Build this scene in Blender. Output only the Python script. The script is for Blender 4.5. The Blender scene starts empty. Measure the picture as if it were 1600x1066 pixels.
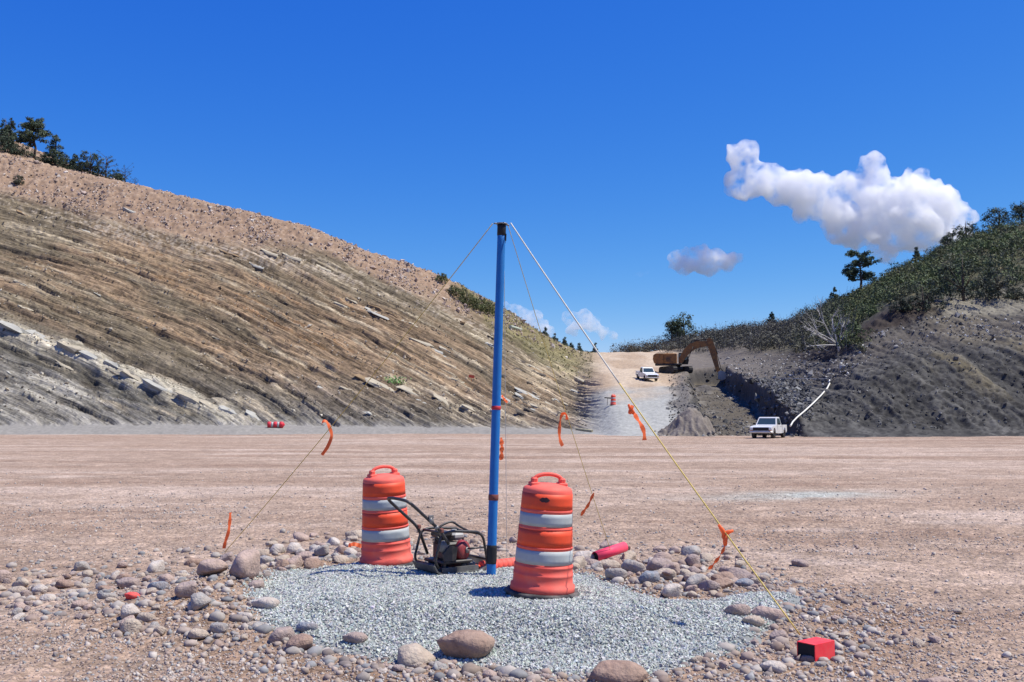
import bpy, math, random
import numpy as np
from mathutils import Vector, Matrix

random.seed(7)
RNG = np.random.default_rng(11)
SC = bpy.context.scene
COL = SC.collection

# ---------------------------------------------------------------- camera
F_PX, CX, CY = 1570.0, 800.0, 533.0
CAM_H = 1.75
PITCH = math.atan(120.0 / F_PX)
cam_data = bpy.data.cameras.new('camera')
cam_data.sensor_width = 36.0
cam_data.lens = 36.0 * F_PX / 1600.0
cam_data.clip_start = 0.1
cam_data.clip_end = 20000.0
cam = bpy.data.objects.new('camera', cam_data)
COL.objects.link(cam)
cam.location = (0, 0, CAM_H)
cam.rotation_euler = (math.pi / 2 + PITCH, 0, 0)
SC.camera = cam

# ---------------------------------------------------------------- sky, sun, exposure
SUN_EL, SUN_AZ = math.radians(62), math.atan2(0.99, -0.05)      # azimuth measured from +Y towards +X
world = bpy.data.worlds.new('World')
SC.world = world
world.use_nodes = True
wn = world.node_tree
wn.nodes.clear()
w_out = wn.nodes.new('ShaderNodeOutputWorld')
w_bg = wn.nodes.new('ShaderNodeBackground')
w_sky = wn.nodes.new('ShaderNodeTexSky')
w_sky.sky_type = 'NISHITA'
w_sky.sun_disc = False
w_sky.sun_elevation = SUN_EL
w_sky.sun_rotation = SUN_AZ
w_sky.altitude = 2600
w_sky.air_density = 1.0
w_sky.dust_density = 0.0
w_sky.ozone_density = 8.0
# photographic response of a small digital camera: deeper red, fuller blue than the raw sky radiance
SKY_K = 0.12
w_sep = wn.nodes.new('ShaderNodeSeparateColor'); w_com = wn.nodes.new('ShaderNodeCombineColor')
wn.links.new(w_sky.outputs[0], w_sep.inputs[0])
for ch, (power, gain) in enumerate(((2.08, 2.95), (1.17, 0.925), (0.36, 0.760))):
    w_a = wn.nodes.new('ShaderNodeMath'); w_a.operation = 'MULTIPLY'; w_a.inputs[1].default_value = SKY_K
    w_b = wn.nodes.new('ShaderNodeMath'); w_b.operation = 'POWER'; w_b.inputs[1].default_value = power
    w_c = wn.nodes.new('ShaderNodeMath'); w_c.operation = 'MULTIPLY'; w_c.inputs[1].default_value = gain / SKY_K
    wn.links.new(w_sep.outputs[ch], w_a.inputs[0]); wn.links.new(w_a.outputs[0], w_b.inputs[0])
    wn.links.new(w_b.outputs[0], w_c.inputs[0]); wn.links.new(w_c.outputs[0], w_com.inputs[ch])
wn.links.new(w_com.outputs[0], w_bg.inputs['Color'])
w_bg.inputs['Strength'].default_value = SKY_K
wn.links.new(w_bg.outputs[0], w_out.inputs['Surface'])

sun_data = bpy.data.lights.new('sun', 'SUN')
sun_data.energy = 4.9
sun_data.angle = math.radians(0.53)
sun_data.color = (1.0, 0.95, 0.84)
sun = bpy.data.objects.new('sun', sun_data)
COL.objects.link(sun)
SUN_DIR = Vector((math.cos(SUN_EL) * math.sin(SUN_AZ), math.cos(SUN_EL) * math.cos(SUN_AZ), math.sin(SUN_EL)))
sun.rotation_euler = (-SUN_DIR).to_track_quat('-Z', 'Y').to_euler()

SC.view_settings.view_transform = 'Standard'
SC.view_settings.look = 'None'
SC.view_settings.gamma = 1.0
SC.view_settings.use_curve_mapping = False
SC.view_settings.exposure = 0.35

SC.render.engine = 'CYCLES'
SC.cycles.use_denoising = True
SC.cycles.max_bounces = 28
SC.cycles.diffuse_bounces = 3
SC.cycles.volume_bounces = 28
SC.cycles.transparent_max_bounces = 12

# ---------------------------------------------------------------- helpers: projection
SP, CP = math.sin(PITCH), math.cos(PITCH)
def ray(px, py):
    u, v = (px - CX) / F_PX, (CY - py) / F_PX
    return Vector((u, CP - v * SP, SP + v * CP))
def at(px, py, Y):
    """point on the line of sight of a photo pixel at world depth Y (used to survey positions)"""
    d = ray(px, py)
    return Vector((0, 0, CAM_H)) + d * (Y / d.y)
def on_level(px, py, z=0.0):
    d = ray(px, py)
    t = (z - CAM_H) / d.z
    return Vector((0, 0, CAM_H)) + d * t
def zpy(py, Y):
    d = ray(800, py)
    return CAM_H + Y * d.z / d.y
def project(P):
    x, y, z = P[..., 0], P[..., 1], P[..., 2] - CAM_H
    f = y * CP + z * SP
    up = -y * SP + z * CP
    return CX + F_PX * x / f, CY - F_PX * up / f

# ---------------------------------------------------------------- helpers: noise
def _h(ix, iy, iz, seed):
    n = (ix.astype(np.int64) * 374761393 + iy.astype(np.int64) * 668265263 + iz.astype(np.int64) * 2147483647 + seed * 1274126177) & 0xFFFFFFFF
    n = ((n ^ (n >> 13)) * 1274126177) & 0xFFFFFFFF
    n = ((n ^ (n >> 16)) * 2246822519) & 0xFFFFFFFF
    n = n ^ (n >> 15)
    return (n & 0xFFFFFF) / float(0xFFFFFF)
def vnoise(x, y, z=None, seed=0):
    x, y = np.asarray(x, float), np.asarray(y, float)
    z = np.zeros_like(x) if z is None else np.asarray(z, float)
    ix, iy, iz = np.floor(x), np.floor(y), np.floor(z)
    fx, fy, fz = x - ix, y - iy, z - iz
    fx, fy, fz = [f * f * f * (f * (f * 6 - 15) + 10) for f in (fx, fy, fz)]
    r = 0
    for dx in (0, 1):
        wx = fx if dx else 1 - fx
        for dy in (0, 1):
            wy = fy if dy else 1 - fy
            for dz in (0, 1):
                wz = fz if dz else 1 - fz
                r = r + wx * wy * wz * _h(ix + dx, iy + dy, iz + dz, seed)
    return r * 2 - 1
def fbm(x, y, z=None, octv=4, seed=0, gain=0.5, lac=2.03):
    a, s, r = 1.0, 0.0, 0
    x, y = np.asarray(x, float), np.asarray(y, float)
    z = np.zeros_like(x) if z is None else np.asarray(z, float)
    for o in range(octv):
        r = r + a * vnoise(x, y, z, seed + o * 17)
        s += a
        a *= gain
        x, y, z = x * lac + 3.7, y * lac + 1.3, z * lac + 9.1
    return r / s
def sstep(a, b, x):
    t = np.clip((np.asarray(x, float) - a) / (b - a), 0, 1)
    return t * t * (3 - 2 * t)
def mixc(a, b, t):
    return a * (1 - t[..., None]) + np.asarray(b, float) * t[..., None]

# ---------------------------------------------------------------- helpers: materials
def mat(name, base=(0.5, 0.5, 0.5), rough=0.7, var=0.15, scale=8.0, bump=0.0, bump_scale=30.0, metal=0.0, attr=None,
        dirt=None, dirt_amt=0.0, dirt_scale=3.0, spec=0.4, detail=6.0, coat=0.0, trans=0.0, bump_dist=0.02, stretch=None):
    m = bpy.data.materials.new(name)
    m.use_nodes = True
    nt = m.node_tree
    N, L = nt.nodes, nt.links
    b = N['Principled BSDF']
    tc = N.new('ShaderNodeTexCoord')
    src = tc.outputs['Object']
    if stretch:
        mp = N.new('ShaderNodeMapping'); mp.inputs['Scale'].default_value = stretch
        L.new(src, mp.inputs['Vector']); src = mp.outputs[0]
    nz = N.new('ShaderNodeTexNoise')
    nz.inputs['Scale'].default_value = scale
    nz.inputs['Detail'].default_value = detail
    nz.inputs['Roughness'].default_value = 0.62
    L.new(src, nz.inputs['Vector'])
    mr = N.new('ShaderNodeMapRange')
    mr.inputs['From Min'].default_value = 0.25
    mr.inputs['From Max'].default_value = 0.75
    mr.inputs['To Min'].default_value = 1 - var
    mr.inputs['To Max'].default_value = 1 + var
    L.new(nz.outputs['Fac'], mr.inputs['Value'])
    mx = N.new('ShaderNodeMix'); mx.data_type = 'RGBA'; mx.blend_type = 'MULTIPLY'
    mx.inputs[0].default_value = 1.0
    if attr:
        at_ = N.new('ShaderNodeAttribute'); at_.attribute_name = attr
        L.new(at_.outputs['Color'], mx.inputs[6])
    else:
        mx.inputs[6].default_value = (*base, 1)
    L.new(mr.outputs[0], mx.inputs[7])
    colour = mx.outputs[2]
    if dirt is not None:
        dn = N.new('ShaderNodeTexNoise'); dn.inputs['Scale'].default_value = dirt_scale; dn.inputs['Detail'].default_value = 8
        dn.inputs['Roughness'].default_value = 0.7
        L.new(tc.outputs['Object'], dn.inputs['Vector'])
        dr = N.new('ShaderNodeMapRange'); dr.inputs['From Min'].default_value = 0.42; dr.inputs['From Max'].default_value = 0.72
        dr.inputs['To Max'].default_value = dirt_amt
        L.new(dn.outputs['Fac'], dr.inputs['Value'])
        dm = N.new('ShaderNodeMix'); dm.data_type = 'RGBA'
        L.new(dr.outputs[0], dm.inputs[0]); L.new(colour, dm.inputs[6]); dm.inputs[7].default_value = (*dirt, 1)
        colour = dm.outputs[2]
    L.new(colour, b.inputs['Base Color'])
    b.inputs['Roughness'].default_value = rough
    b.inputs['Metallic'].default_value = metal
    b.inputs['Specular IOR Level'].default_value = spec
    b.inputs['Coat Weight'].default_value = coat
    if trans:
        b.inputs['Transmission Weight'].default_value = trans
    if bump:
        bn = N.new('ShaderNodeTexNoise'); bn.inputs['Scale'].default_value = bump_scale; bn.inputs['Detail'].default_value = 6
        L.new(src, bn.inputs['Vector'])
        bp = N.new('ShaderNodeBump'); bp.inputs['Strength'].default_value = bump; bp.inputs['Distance'].default_value = bump_dist
        L.new(bn.outputs['Fac'], bp.inputs['Height']); L.new(bp.outputs[0], b.inputs['Normal'])
    return m

# ---------------------------------------------------------------- helpers: objects
def tag(o, label=None, cat=None, group=None, kind=None):
    if label: o['label'] = label
    if cat: o['category'] = cat
    if group: o['group'] = group
    if kind: o['kind'] = kind
    return o
def thing(name, label, cat, loc=(0, 0, 0), rotz=0.0, group=None):
    o = bpy.data.objects.new(name, None)
    COL.objects.link(o)
    o.location = loc
    o.rotation_euler = (0, 0, rotz)
    return tag(o, label, cat, group)
def link(name, me, parent=None, loc=(0, 0, 0), rot=(0, 0, 0), scale=(1, 1, 1)):
    o = bpy.data.objects.new(name, me)
    COL.objects.link(o)
    o.location, o.rotation_euler, o.scale = loc, rot, scale
    if parent is not None:
        o.parent = parent
    return o
def np_mesh(name, V, F, m=None, smooth=True, col=None):
    """V (n,3); F (k,3) or (k,4)"""
    V = np.ascontiguousarray(V, np.float32)
    F = np.ascontiguousarray(F, np.int32)
    me = bpy.data.meshes.new(name)
    k, s = F.shape
    me.vertices.add(len(V)); me.vertices.foreach_set('co', V.ravel())
    me.loops.add(k * s); me.loops.foreach_set('vertex_index', F.ravel())
    me.polygons.add(k)
    me.polygons.foreach_set('loop_start', np.arange(0, k * s, s, dtype=np.int32))
    me.polygons.foreach_set('loop_total', np.full(k, s, np.int32))
    me.polygons.foreach_set('use_smooth', np.full(k, smooth, bool))
    if col is not None:
        ca = me.color_attributes.new('Col', 'FLOAT_COLOR', 'POINT')
        c4 = np.ones((len(V), 4), np.float32); c4[:, :3] = np.clip(col, 0.004, 0.95)
        ca.data.foreach_set('color', c4.ravel())
    me.update(calc_edges=True)
    if m: me.materials.append(m)
    return me
def grid_faces(nr, nc):
    i = np.arange((nr - 1) * (nc - 1)); r, c = i // (nc - 1), i % (nc - 1)
    a = r * nc + c
    return np.stack([a, a + 1, a + nc + 1, a + nc], 1)

class MB:
    """collects shapes that make up one part"""
    def __init__(s): s.v, s.f, s.sm = [], [], []
    def _add(s, V, F, smooth=False):
        b = len(s.v)
        s.v += [tuple(p) for p in V]
        s.f += [tuple(i + b for i in f) for f in F]
        s.sm += [smooth] * len(F)
        return s
    def box(s, c, d, rot=None, taper=1.0, bev=0.0):
        x, y, z = [k / 2 for k in d]
        R = rot.to_matrix() if rot is not None and hasattr(rot, 'to_matrix') else rot
        V = []
        if bev <= 0:
            V = [Vector((sx * x * (taper if sz > 0 else 1), sy * y * (taper if sz > 0 else 1), sz * z)) for sz in (-1, 1) for sy in (-1, 1) for sx in (-1, 1)]
            F = [(0, 2, 3, 1), (4, 5, 7, 6), (0, 1, 5, 4), (2, 6, 7, 3), (0, 4, 6, 2), (1, 3, 7, 5)]
        else:
            b = min(bev, x * .9, y * .9, z * .9)
            def ringz(zz, ins):
                xx, yy = x - ins, y - ins
                return [Vector(p) for p in ((-xx + b, -yy, zz), (xx - b, -yy, zz), (xx, -yy + b, zz), (xx, yy - b, zz), (xx - b, yy, zz), (-xx + b, yy, zz), (-xx, yy - b, zz), (-xx, -yy + b, zz))]
            V = ringz(-z, b * .7) + ringz(-z + b, 0) + ringz(z - b, 0) + ringz(z, b * .7)
            F = [tuple(range(7, -1, -1)), tuple(range(24, 32))]
            for r in range(3):
                for k in range(8):
                    F.append((r * 8 + k, r * 8 + (k + 1) % 8, r * 8 + 8 + (k + 1) % 8, r * 8 + 8 + k))
        if R is not None: V = [R @ p for p in V]
        c = Vector(c)
        return s._add([p + c for p in V], F)
    def tube(s, pts, r, n=8, smooth=True, cap=True):
        pts = [Vector(p) for p in pts]
        rs = r if hasattr(r, '__len__') else [r] * len(pts)
        V, F = [], []
        t0 = (pts[1] - pts[0]).normalized()
        ref = Vector((0, 0, 1)) if abs(t0.z) < 0.9 else Vector((1, 0, 0))
        nrm = t0.cross(ref).normalized()
        for i, p in enumerate(pts):
            a = pts[max(i - 1, 0)]; b = pts[min(i + 1, len(pts) - 1)]
            t = (b - a).normalized()
            nrm = (nrm - t * nrm.dot(t)).normalized()
            bi = t.cross(nrm)
            for k in range(n):
                an = 2 * math.pi * k / n
                V.append(p + (nrm * math.cos(an) + bi * math.sin(an)) * rs[i])
        for i in range(len(pts) - 1):
            for k in range(n):
                F.append((i * n + k, i * n + (k + 1) % n, (i + 1) * n + (k + 1) % n, (i + 1) * n + k))
        s._add(V, F, smooth)
        if cap:
            b = len(s.v) - len(V)
            s.f += [tuple(b + k for k in range(n - 1, -1, -1)), tuple(b + (len(pts) - 1) * n + k for k in range(n))]
            s.sm += [False, False]
        return s
    def lathe(s, prof, n=32, axis=None, origin=(0, 0, 0), smooth=True):
        """prof: (radius, height); axis: Matrix 3x3 turning z to the axis"""
        V, F = [], []
        for r, z in prof:
            for k in range(n):
                a = 2 * math.pi * k / n
                V.append(Vector((r * math.cos(a), r * math.sin(a), z)))
        for i in range(len(prof) - 1):
            for k in range(n):
                F.append((i * n + k, i * n + (k + 1) % n, (i + 1) * n + (k + 1) % n, (i + 1) * n + k))
        if axis is not None: V = [axis @ p for p in V]
        o = Vector(origin)
        return s._add([p + o for p in V], F, smooth)
    def prism(s, poly, y0, y1, smooth=False):
        """poly in xz, extruded along y"""
        n = len(poly)
        V = [(x, y0, z) for x, z in poly] + [(x, y1, z) for x, z in poly]
        F = [tuple(range(n)), tuple(range(2 * n - 1, n - 1, -1))] + [((i + 1) % n, i, n + i, n + (i + 1) % n) for i in range(n)]
        return s._add(V, F, smooth)
    def quadstrip(s, A, B, smooth=True):
        n = len(A)
        return s._add(list(A) + list(B), [(i, i + 1, n + i + 1, n + i) for i in range(n - 1)], smooth)
    def mesh(s, name, m):
        me = bpy.data.meshes.new(name)
        me.from_pydata([tuple(p) for p in s.v], [], s.f)
        me.polygons.foreach_set('use_smooth', np.array(s.sm, bool))
        me.materials.append(m)
        me.update()
        return me
    def build(s, name, m, parent=None, **k):
        return link(name, s.mesh(name, m), parent, **k)
def axis_to(d):
    return Vector(d).to_track_quat('Z', 'Y').to_matrix()
def copy_tree(o, parent=None):
    c = o.copy(); COL.objects.link(c); c.parent = parent
    for ch in o.children:
        copy_tree(ch, c)
    return c

# =====================================================================================
#                                   LARGE STRUCTURE
# =====================================================================================
# ---------------------------------------------------------------- hills and valley, one survey table
# px column : edge distance, then (distance, photo row or ('z', height)) for toe, mid, upper, crest, behind
def road(Y): return float(np.interp(Y, [95, 101, 122, 150, 185, 222, 240, 300], [0, .6, 4.0, 7.8, 12.2, 16.3, 16.8, 13]))
def rp(*ys): return [(y, ('z', road(y))) for y in ys]
TABLE = [
 (-500, 104, [(116, 655), (140, 400), (165, 200), (190, 60), (235, 15)]),
 (-60, 106, [(116, 661), (137, 510), (160, 365), (183, 232), (215, 190)]),
 (0, 106, [(116, 661), (137, 520), (160, 380), (183, 247), (215, 212)]),
 (100, 107, [(117, 662), (138, 530), (160, 395), (183, 268), (213, 256)]),
 (210, 107, [(117, 663), (139, 545), (160, 415), (182, 289), (210, 296)]),
 (300, 107, [(118, 663), (140, 555), (160, 435), (181, 311), (210, 325)]),
 (400, 107, [(118, 664), (140, 565), (160, 455), (180, 334), (210, 352)]),
 (480, 107, [(118, 664), (140, 572), (160, 468), (180, 353), (210, 372)]),
 (560, 107, [(118, 665), (140, 580), (160, 488), (180, 387), (210, 408)]),
 (640, 107, [(118, 666), (140, 590), (160, 505), (181, 413), (210, 435)]),
 (700, 107, [(118, 667), (140, 600), (162, 520), (184, 434), (212, 455)]),
 (780, 107, [(118, 668), (141, 612), (165, 548), (190, 477), (218, 495)]),
 (850, 106, [(117, 669), (143, 625), (170, 575), (200, 522), (225, 533)]),
 (900, 104, [(114, 670), (138, 638), (172, 590), (212, 549), (240, 553)]),
 (922, 102, [(110, 672), (128, 637), (160, 588), (216, 551), (245, 553)]),
 (943, 99, [(104, 676), (122, 628), (150, 590), (220, 551), (250, 552)]),
 (965, 97, rp(101, 122, 150, 222, 250)),
 (1060, 96, rp(101, 122, 150, 222) + [(250, 540)]),
 (1110, 95, [(99, ('z', 1.3)), (115, ('z', 4.4)), (150, ('z', 8.8)), (200, 562), (250, 526)]),
 (1150, 95, [(98, ('z', 1.9)), (113, ('z', 4.7)), (140, 583), (180, 556), (250, 522)]),
 (1230, 95, [(97.5, ('z', 2.3)), (110, 612), (135, 578), (160, 553), (250, 512)]),
 (1290, 95, [(98, ('z', 1.2)), (105, 620), (116, 585), (140, 549), (240, 482)]),
 (1340, 95, [(98, 665), (104, 605), (118, 552), (127, 516), (232, 462)]),
 (1400, 95, [(97, 668), (106, 570), (121, 530), (127.5, 480), (220, 431)]),
 (1460, 95, [(97, 668), (107, 562), (121, 522), (128, 472), (210, 400)]),
 (1500, 95, [(97, 668), (107, 560), (121, 518), (129, 470), (205, 379)]),
 (1600, 95, [(97, 668), (107, 556), (120, 510), (130, 463), (195, 346)]),
 (1680, 95, [(97, 668), (107, 548), (120, 498), (131, 445), (192, 312)]),
 (2100, 95, [(97, 660), (107, 500), (120, 430), (132, 360), (185, 170)]),
]
def resolve(Y, h): return h[1] if isinstance(h, tuple) else zpy(h, Y)
pxs = np.array([t[0] for t in TABLE], float)
KY, KZ = [], []
for _, e, ks in TABLE:
    Ys = [e - 14, e] + [k[0] for k in ks] + [330]
    Zs = [-0.9, -0.05] + [resolve(*k) for k in ks] + [resolve(*ks[-1]) - 4]
    KY.append(Ys); KZ.append(Zs)
KY, KZ = np.array(KY, float), np.array(KZ, float)
cols_px = np.concatenate([np.linspace(-500, -70, 60, endpoint=False), np.linspace(-70, 1670, 800, endpoint=False), np.linspace(1670, 2100, 60)])
seg_rows = [6, 18, 100, 100, 70, 50, 12]
v = np.concatenate([np.linspace(i, i + 1, n, endpoint=False) for i, n in enumerate(seg_rows)] + [[len(seg_rows)]])
KYd = np.stack([np.interp(cols_px, pxs, KY[:, k]) for k in range(KY.shape[1])])
KZd = np.stack([np.interp(cols_px, pxs, KZ[:, k]) for k in range(KY.shape[1])])
def smooth1(A, n, axis):
    for _ in range(n):
        B = A.copy()
        sl = [slice(None)] * A.ndim
        def s_(a, b): q = list(sl); q[axis] = slice(a, b); return tuple(q)
        B[s_(1, -1)] = (A[s_(None, -2)] + 2 * A[s_(1, -1)] + A[s_(2, None)]) / 4
        A = B
    return A
KYd, KZd = smooth1(KYd, 30, 1), smooth1(KZd, 30, 1)
i0 = np.minimum(v.astype(int), len(seg_rows) - 1); fr = (v - i0)[:, None]
TY = KYd[i0] * (1 - fr) + KYd[i0 + 1] * fr
TZ = KZd[i0] * (1 - fr) + KZd[i0 + 1] * fr
TY, TZ = smooth1(TY, 14, 0), smooth1(TZ, 14, 0)
_ex = ((cols_px - CX) / F_PX)[None, :] * TY
TZ = TZ + fbm(_ex * .09, TY * .12, None, 4, 3) * .55 * np.exp(-((v[:, None] - 1.25) / .6) ** 2)
NR, NC = TY.shape
S_COL = (cols_px - CX) / F_PX / (CP)
TX = S_COL[None, :] * TY
base_pt = np.stack([TX, TY, TZ], -1)
PX, PY = project(base_pt)
VV = np.repeat(v[:, None], NC, 1)
PXC = np.repeat(cols_px[None, :], NR, 0)
left_w = 1 - sstep(885, 950, PXC)
right_w = sstep(1120, 1290, PXC)
mid_w = np.clip(1 - left_w - right_w, 0, 1)

# bedding coordinate of the left cut: beds dip down to the right
Q = TZ + 0.60 * TX + 0.0020 * TX ** 2
T_ = TX - 0.5 * TZ
rise = sstep(1.75, 2.12, VV)                                   # grows from the toe into the face
wob = fbm(TX * .03, TZ * .04, TY * .02, 3, 5) * 2.2 + fbm(TX * .3, TZ * .3, TY * .2, 2, 6) * .12
Qw = Q + wob
streak1 = fbm(Qw * .42, T_ * .028, None, 4, 21)
streak2 = fbm(Qw * 1.7, T_ * .085, None, 5, 33, .6)
streak3 = fbm(Qw * 4.6, T_ * .30, None, 4, 47, .6)
rub = fbm(TX * .9, TZ * 1.1, TY * .6, 4, 61)
rubf = fbm(TX * 2.6, TZ * 3.0, TY * 1.2, 3, 67)
# ledges: saw-tooth profile across the beds
saw = (Qw * .55 + streak1 * 1.2) % 1.0
saw2 = (Qw * 1.35 + streak2 * 1.5) % 1.0
brk = sstep(-.25, .35, fbm(T_ * .16, Qw * .3, None, 3, 71))
top_line = np.interp(PXC, [-500, 0, 150, 330, 500, 620, 760, 900], [180, 305, 335, 372, 402, 440, 505, 560]) + streak1 * 14 + wob * 5
top_w = left_w * sstep(12, -14, PY - top_line) if False else left_w * (1 - sstep(-16, 12, PY - top_line))
face_w = left_w * rise * (1 - top_w)
def crack(freq, seed, wid, keep, tl):
    ph = (Qw + streak2 * .35 / freq) * freq
    d = np.abs((ph % 1.0) - .5) / freq                            # distance to the nearest parting, metres
    on = sstep(keep, keep + .22, fbm(T_ * tl + np.floor(ph) * 7.3, np.floor(ph) * 3.1, None, 3, seed))
    return np.exp(-(d / wid) ** 2) * on
ck1, ck2, ck3 = crack(.42, 73, .17, .02, .07), crack(.95, 77, .13, .08, .13), crack(.23, 79, .26, -.05, .045)
cracks = np.clip(ck1 + .8 * ck2 + ck3, 0, 1.2)
disp_l = face_w * (.34 * (saw - .5) * (.15 + .85 * brk) + .26 * (saw2 - .5) * (1.2 - brk) + streak2 * .30 + streak3 * .30 + rub * .22 + rubf * .15 - .42 * cracks) + left_w * top_w * (rub * .40 + rubf * .30)
# big pale ledge low on the left
ledge_y = np.interp(PXC, [-500, 0, 60, 130, 200, 260, 330, 400, 470], [420, 508, 528, 553, 580, 603, 633, 653, 668])
ledge_d = PY - ledge_y + fbm(TX * .25, TZ * .2, None, 3, 81) * 10
ledge = left_w * np.exp(-((ledge_d - 10) / 13.0) ** 2) * sstep(500, 380, PXC) if False else left_w * np.exp(-((ledge_d - 10) / 13.0) ** 2) * (1 - sstep(380, 470, PXC))
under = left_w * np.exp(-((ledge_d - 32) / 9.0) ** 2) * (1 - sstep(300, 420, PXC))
blocky = sstep(-.2, .25, fbm(TX * .35, TZ * .2, None, 2, 83))
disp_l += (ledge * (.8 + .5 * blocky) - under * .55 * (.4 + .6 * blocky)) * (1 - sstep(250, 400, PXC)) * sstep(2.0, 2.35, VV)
# right cut: gullied shale
gx = TX + TZ * .55
gul = fbm(gx * .33, TZ * .10, TY * .05, 4, 91)
gulf = fbm(gx * 1.2, TZ * .5, TY * .3, 4, 95)
cut_w = right_w * sstep(1.6, 2.3, VV) * (1 - sstep(4.9, 5.15, VV))
chunk = np.abs(fbm(TX * .8, TZ * .8, TY * .5, 4, 99))
vst = fbm(gx * 1.1, TZ * .16, TY * .1, 4, 97)
chunk2 = np.abs(fbm(TX * 1.9, TZ * 2.1, TY * 1.2, 4, 98, .6))
disp_r = cut_w * (gul * .7 + gulf * .25 - chunk * .30 + vst * .30 - chunk2 * .28 + rubf * .16) + right_w * (1 - cut_w) * sstep(1.6, 2.3, VV) * rub * .3
mid_rough = mid_w * sstep(1.3, 2.2, VV)
disp_m = mid_rough * (fbm(TX * .35, TY * .2, None, 4, 103) * .22 + rubf * .05)
# surface normal of the smooth survey surface
du = np.gradient(base_pt, axis=1); dv = np.gradient(base_pt, axis=0)
nrm = np.cross(du, dv); nrm /= np.linalg.norm(nrm, axis=-1, keepdims=True) + 1e-9
TP = base_pt + nrm * (disp_l + disp_r + disp_m)[..., None]

# trench cut into the valley floor below the excavator
def trench(x, y):
    xl = np.interp(y, [94, 100, 150, 165], [17.6, 18.2, 25.6, 28.8]) + fbm(y * .25, y * 0, None, 3, 111) * .7
    xr = np.interp(y, [94, 100, 152, 165], [27.4, 27.7, 32.8, 35.2]) + fbm(y * .35, y * 0 + 5, None, 3, 113) * .8
    fl = np.interp(y, [94, 99, 125, 152, 165], [-.25, -.05, 3.1, 6.1, 7.3]) + fbm(x * .5, y * .35, None, 3, 117) * .25
    w = sstep(0, 1.5, x - xl) * (1 - sstep(-.55, .0, x - xr)) * (1 - sstep(161, 164, y)) * sstep(92, 95, y)
    return fl, w
fl, tw = trench(TP[..., 0], TP[..., 1])
zc = TP[..., 2]
TP[..., 2] = np.where(tw > 0, zc * (1 - tw) + np.minimum(fl, zc) * tw, zc)

# ---- rock and soil colours (linear albedo) by rock type, plus shade painted into the cracks
C = np.zeros((NR, NC, 3))
# left
tan_c, olive, grey, cream, rubc, rust = map(np.array, ((.235, .175, .118), (.150, .128, .092), (.150, .150, .140), (.44, .40, .31), (.275, .200, .148), (.30, .17, .08)))
L_ = np.ones((NR, NC, 3)) * olive
L_ = mixc(L_, tan_c, sstep(-.25, .35, streak1 + .35 * fbm(TX * .06, TZ * .08, None, 3, 121)))
low = sstep(-40, 60, PY - np.interp(PXC, [-500, 0, 150, 300, 450, 600, 800, 900], [420, 500, 545, 585, 605, 622, 650, 668]) + streak1 * 30)
L_ = mixc(L_, grey, low * .92)
L_ = mixc(L_, rust, sstep(.30, .62, streak1 * .6 + streak2 * .6) * .55 * (1 - low))
L_ = mixc(L_, cream, sstep(.28, .55, streak2 * .7 + streak3 * .35 + .12 * sstep(480, 760, PXC)) * (.55 + .35 * sstep(500, 850, PXC)) * (1 - .45 * low))
L_ = mixc(L_, np.array((.040, .034, .028)), sstep(.14, .42, -(streak2 * .6 + streak3 * .6)) * .72)
L_ = mixc(L_, np.array((.075, .062, .048)), np.clip(cracks, 0, 1) * .55)  # crevice shadow painted into the colour along the cracks
pale = np.clip(crack(.60, 171, .20, .16, .10) + crack(.31, 173, .30, .22, .08), 0, 1)
L_ = mixc(L_, np.array((.43, .38, .29)), pale * .75)
cr = sstep(770, 850, PXC) * sstep(528, 575, PY + streak1 * 30) * (1 - sstep(628, 660, PY))
L_ = mixc(L_, np.array((.37, .315, .23)), cr * sstep(-.35, .2, streak2 + streak3 * .4) * .85)
L_ = mixc(L_, np.array((.50, .48, .40)), np.clip(ledge * 1.5, 0, 1) * (.60 + .4 * streak3) * sstep(-.4, .3, streak2 + .4))
L_ = mixc(L_, np.array((.075, .075, .068)), under * .6)  # darker in the recess below the ledge
lower_left = sstep(22, 60, ledge_d) * (1 - sstep(330, 520, PXC))
L_ = mixc(L_, np.array((.33, .325, .295)), lower_left * sstep(-.1, .45, streak2 + .5 * streak1) * .85)
L_ = mixc(L_, rubc * (1 + .0), top_w)
L_ = mixc(L_, np.array((.36, .29, .23)), top_w * sstep(.15, .55, rubf + .4 * rub) * .7)
L_ = mixc(L_, np.array((.20, .145, .11)), top_w * sstep(.1, .5, -rub) * .6)
L_ = mixc(L_, np.array((.40, .36, .31)), left_w * np.exp(-((PY - top_line - 14) / 13.) ** 2) * sstep(-.1, .35, rubf + streak1) * .7)
grass = sstep(690, 740, PXC) * (1 - sstep(-4, 30, PY - np.interp(PXC, [690, 780, 850, 900], [440, 500, 552, 575]) + rub * 14))
L_ = mixc(L_, np.array((.16, .155, .075)), grass * .8)
apron = 1 - sstep(1.85, 2.15, VV + streak1 * .05)
L_ = mixc(L_, np.array((.25, .25, .24)), apron * .95)
# middle: haul road
M_ = np.ones((NR, NC, 3)) * np.array((.36, .27, .185))
M_ = mixc(M_, np.array((.46, .37, .27)), sstep(-.2, .5, fbm(TX * .25, TY * .05, None, 3, 131)))
gp = fbm(TX * .15, TY * .12, None, 3, 137)
greyroad = sstep(-10, 18, PY - 612 + gp * 26 + np.abs(PXC - 1010) * .06)
M_ = mixc(M_, np.array((.31, .32, .30)), greyroad * .9)
M_ = mixc(M_, np.array((.125, .112, .098)), sstep(1040, 1070, PXC + gp * 24) * .92)
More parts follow.
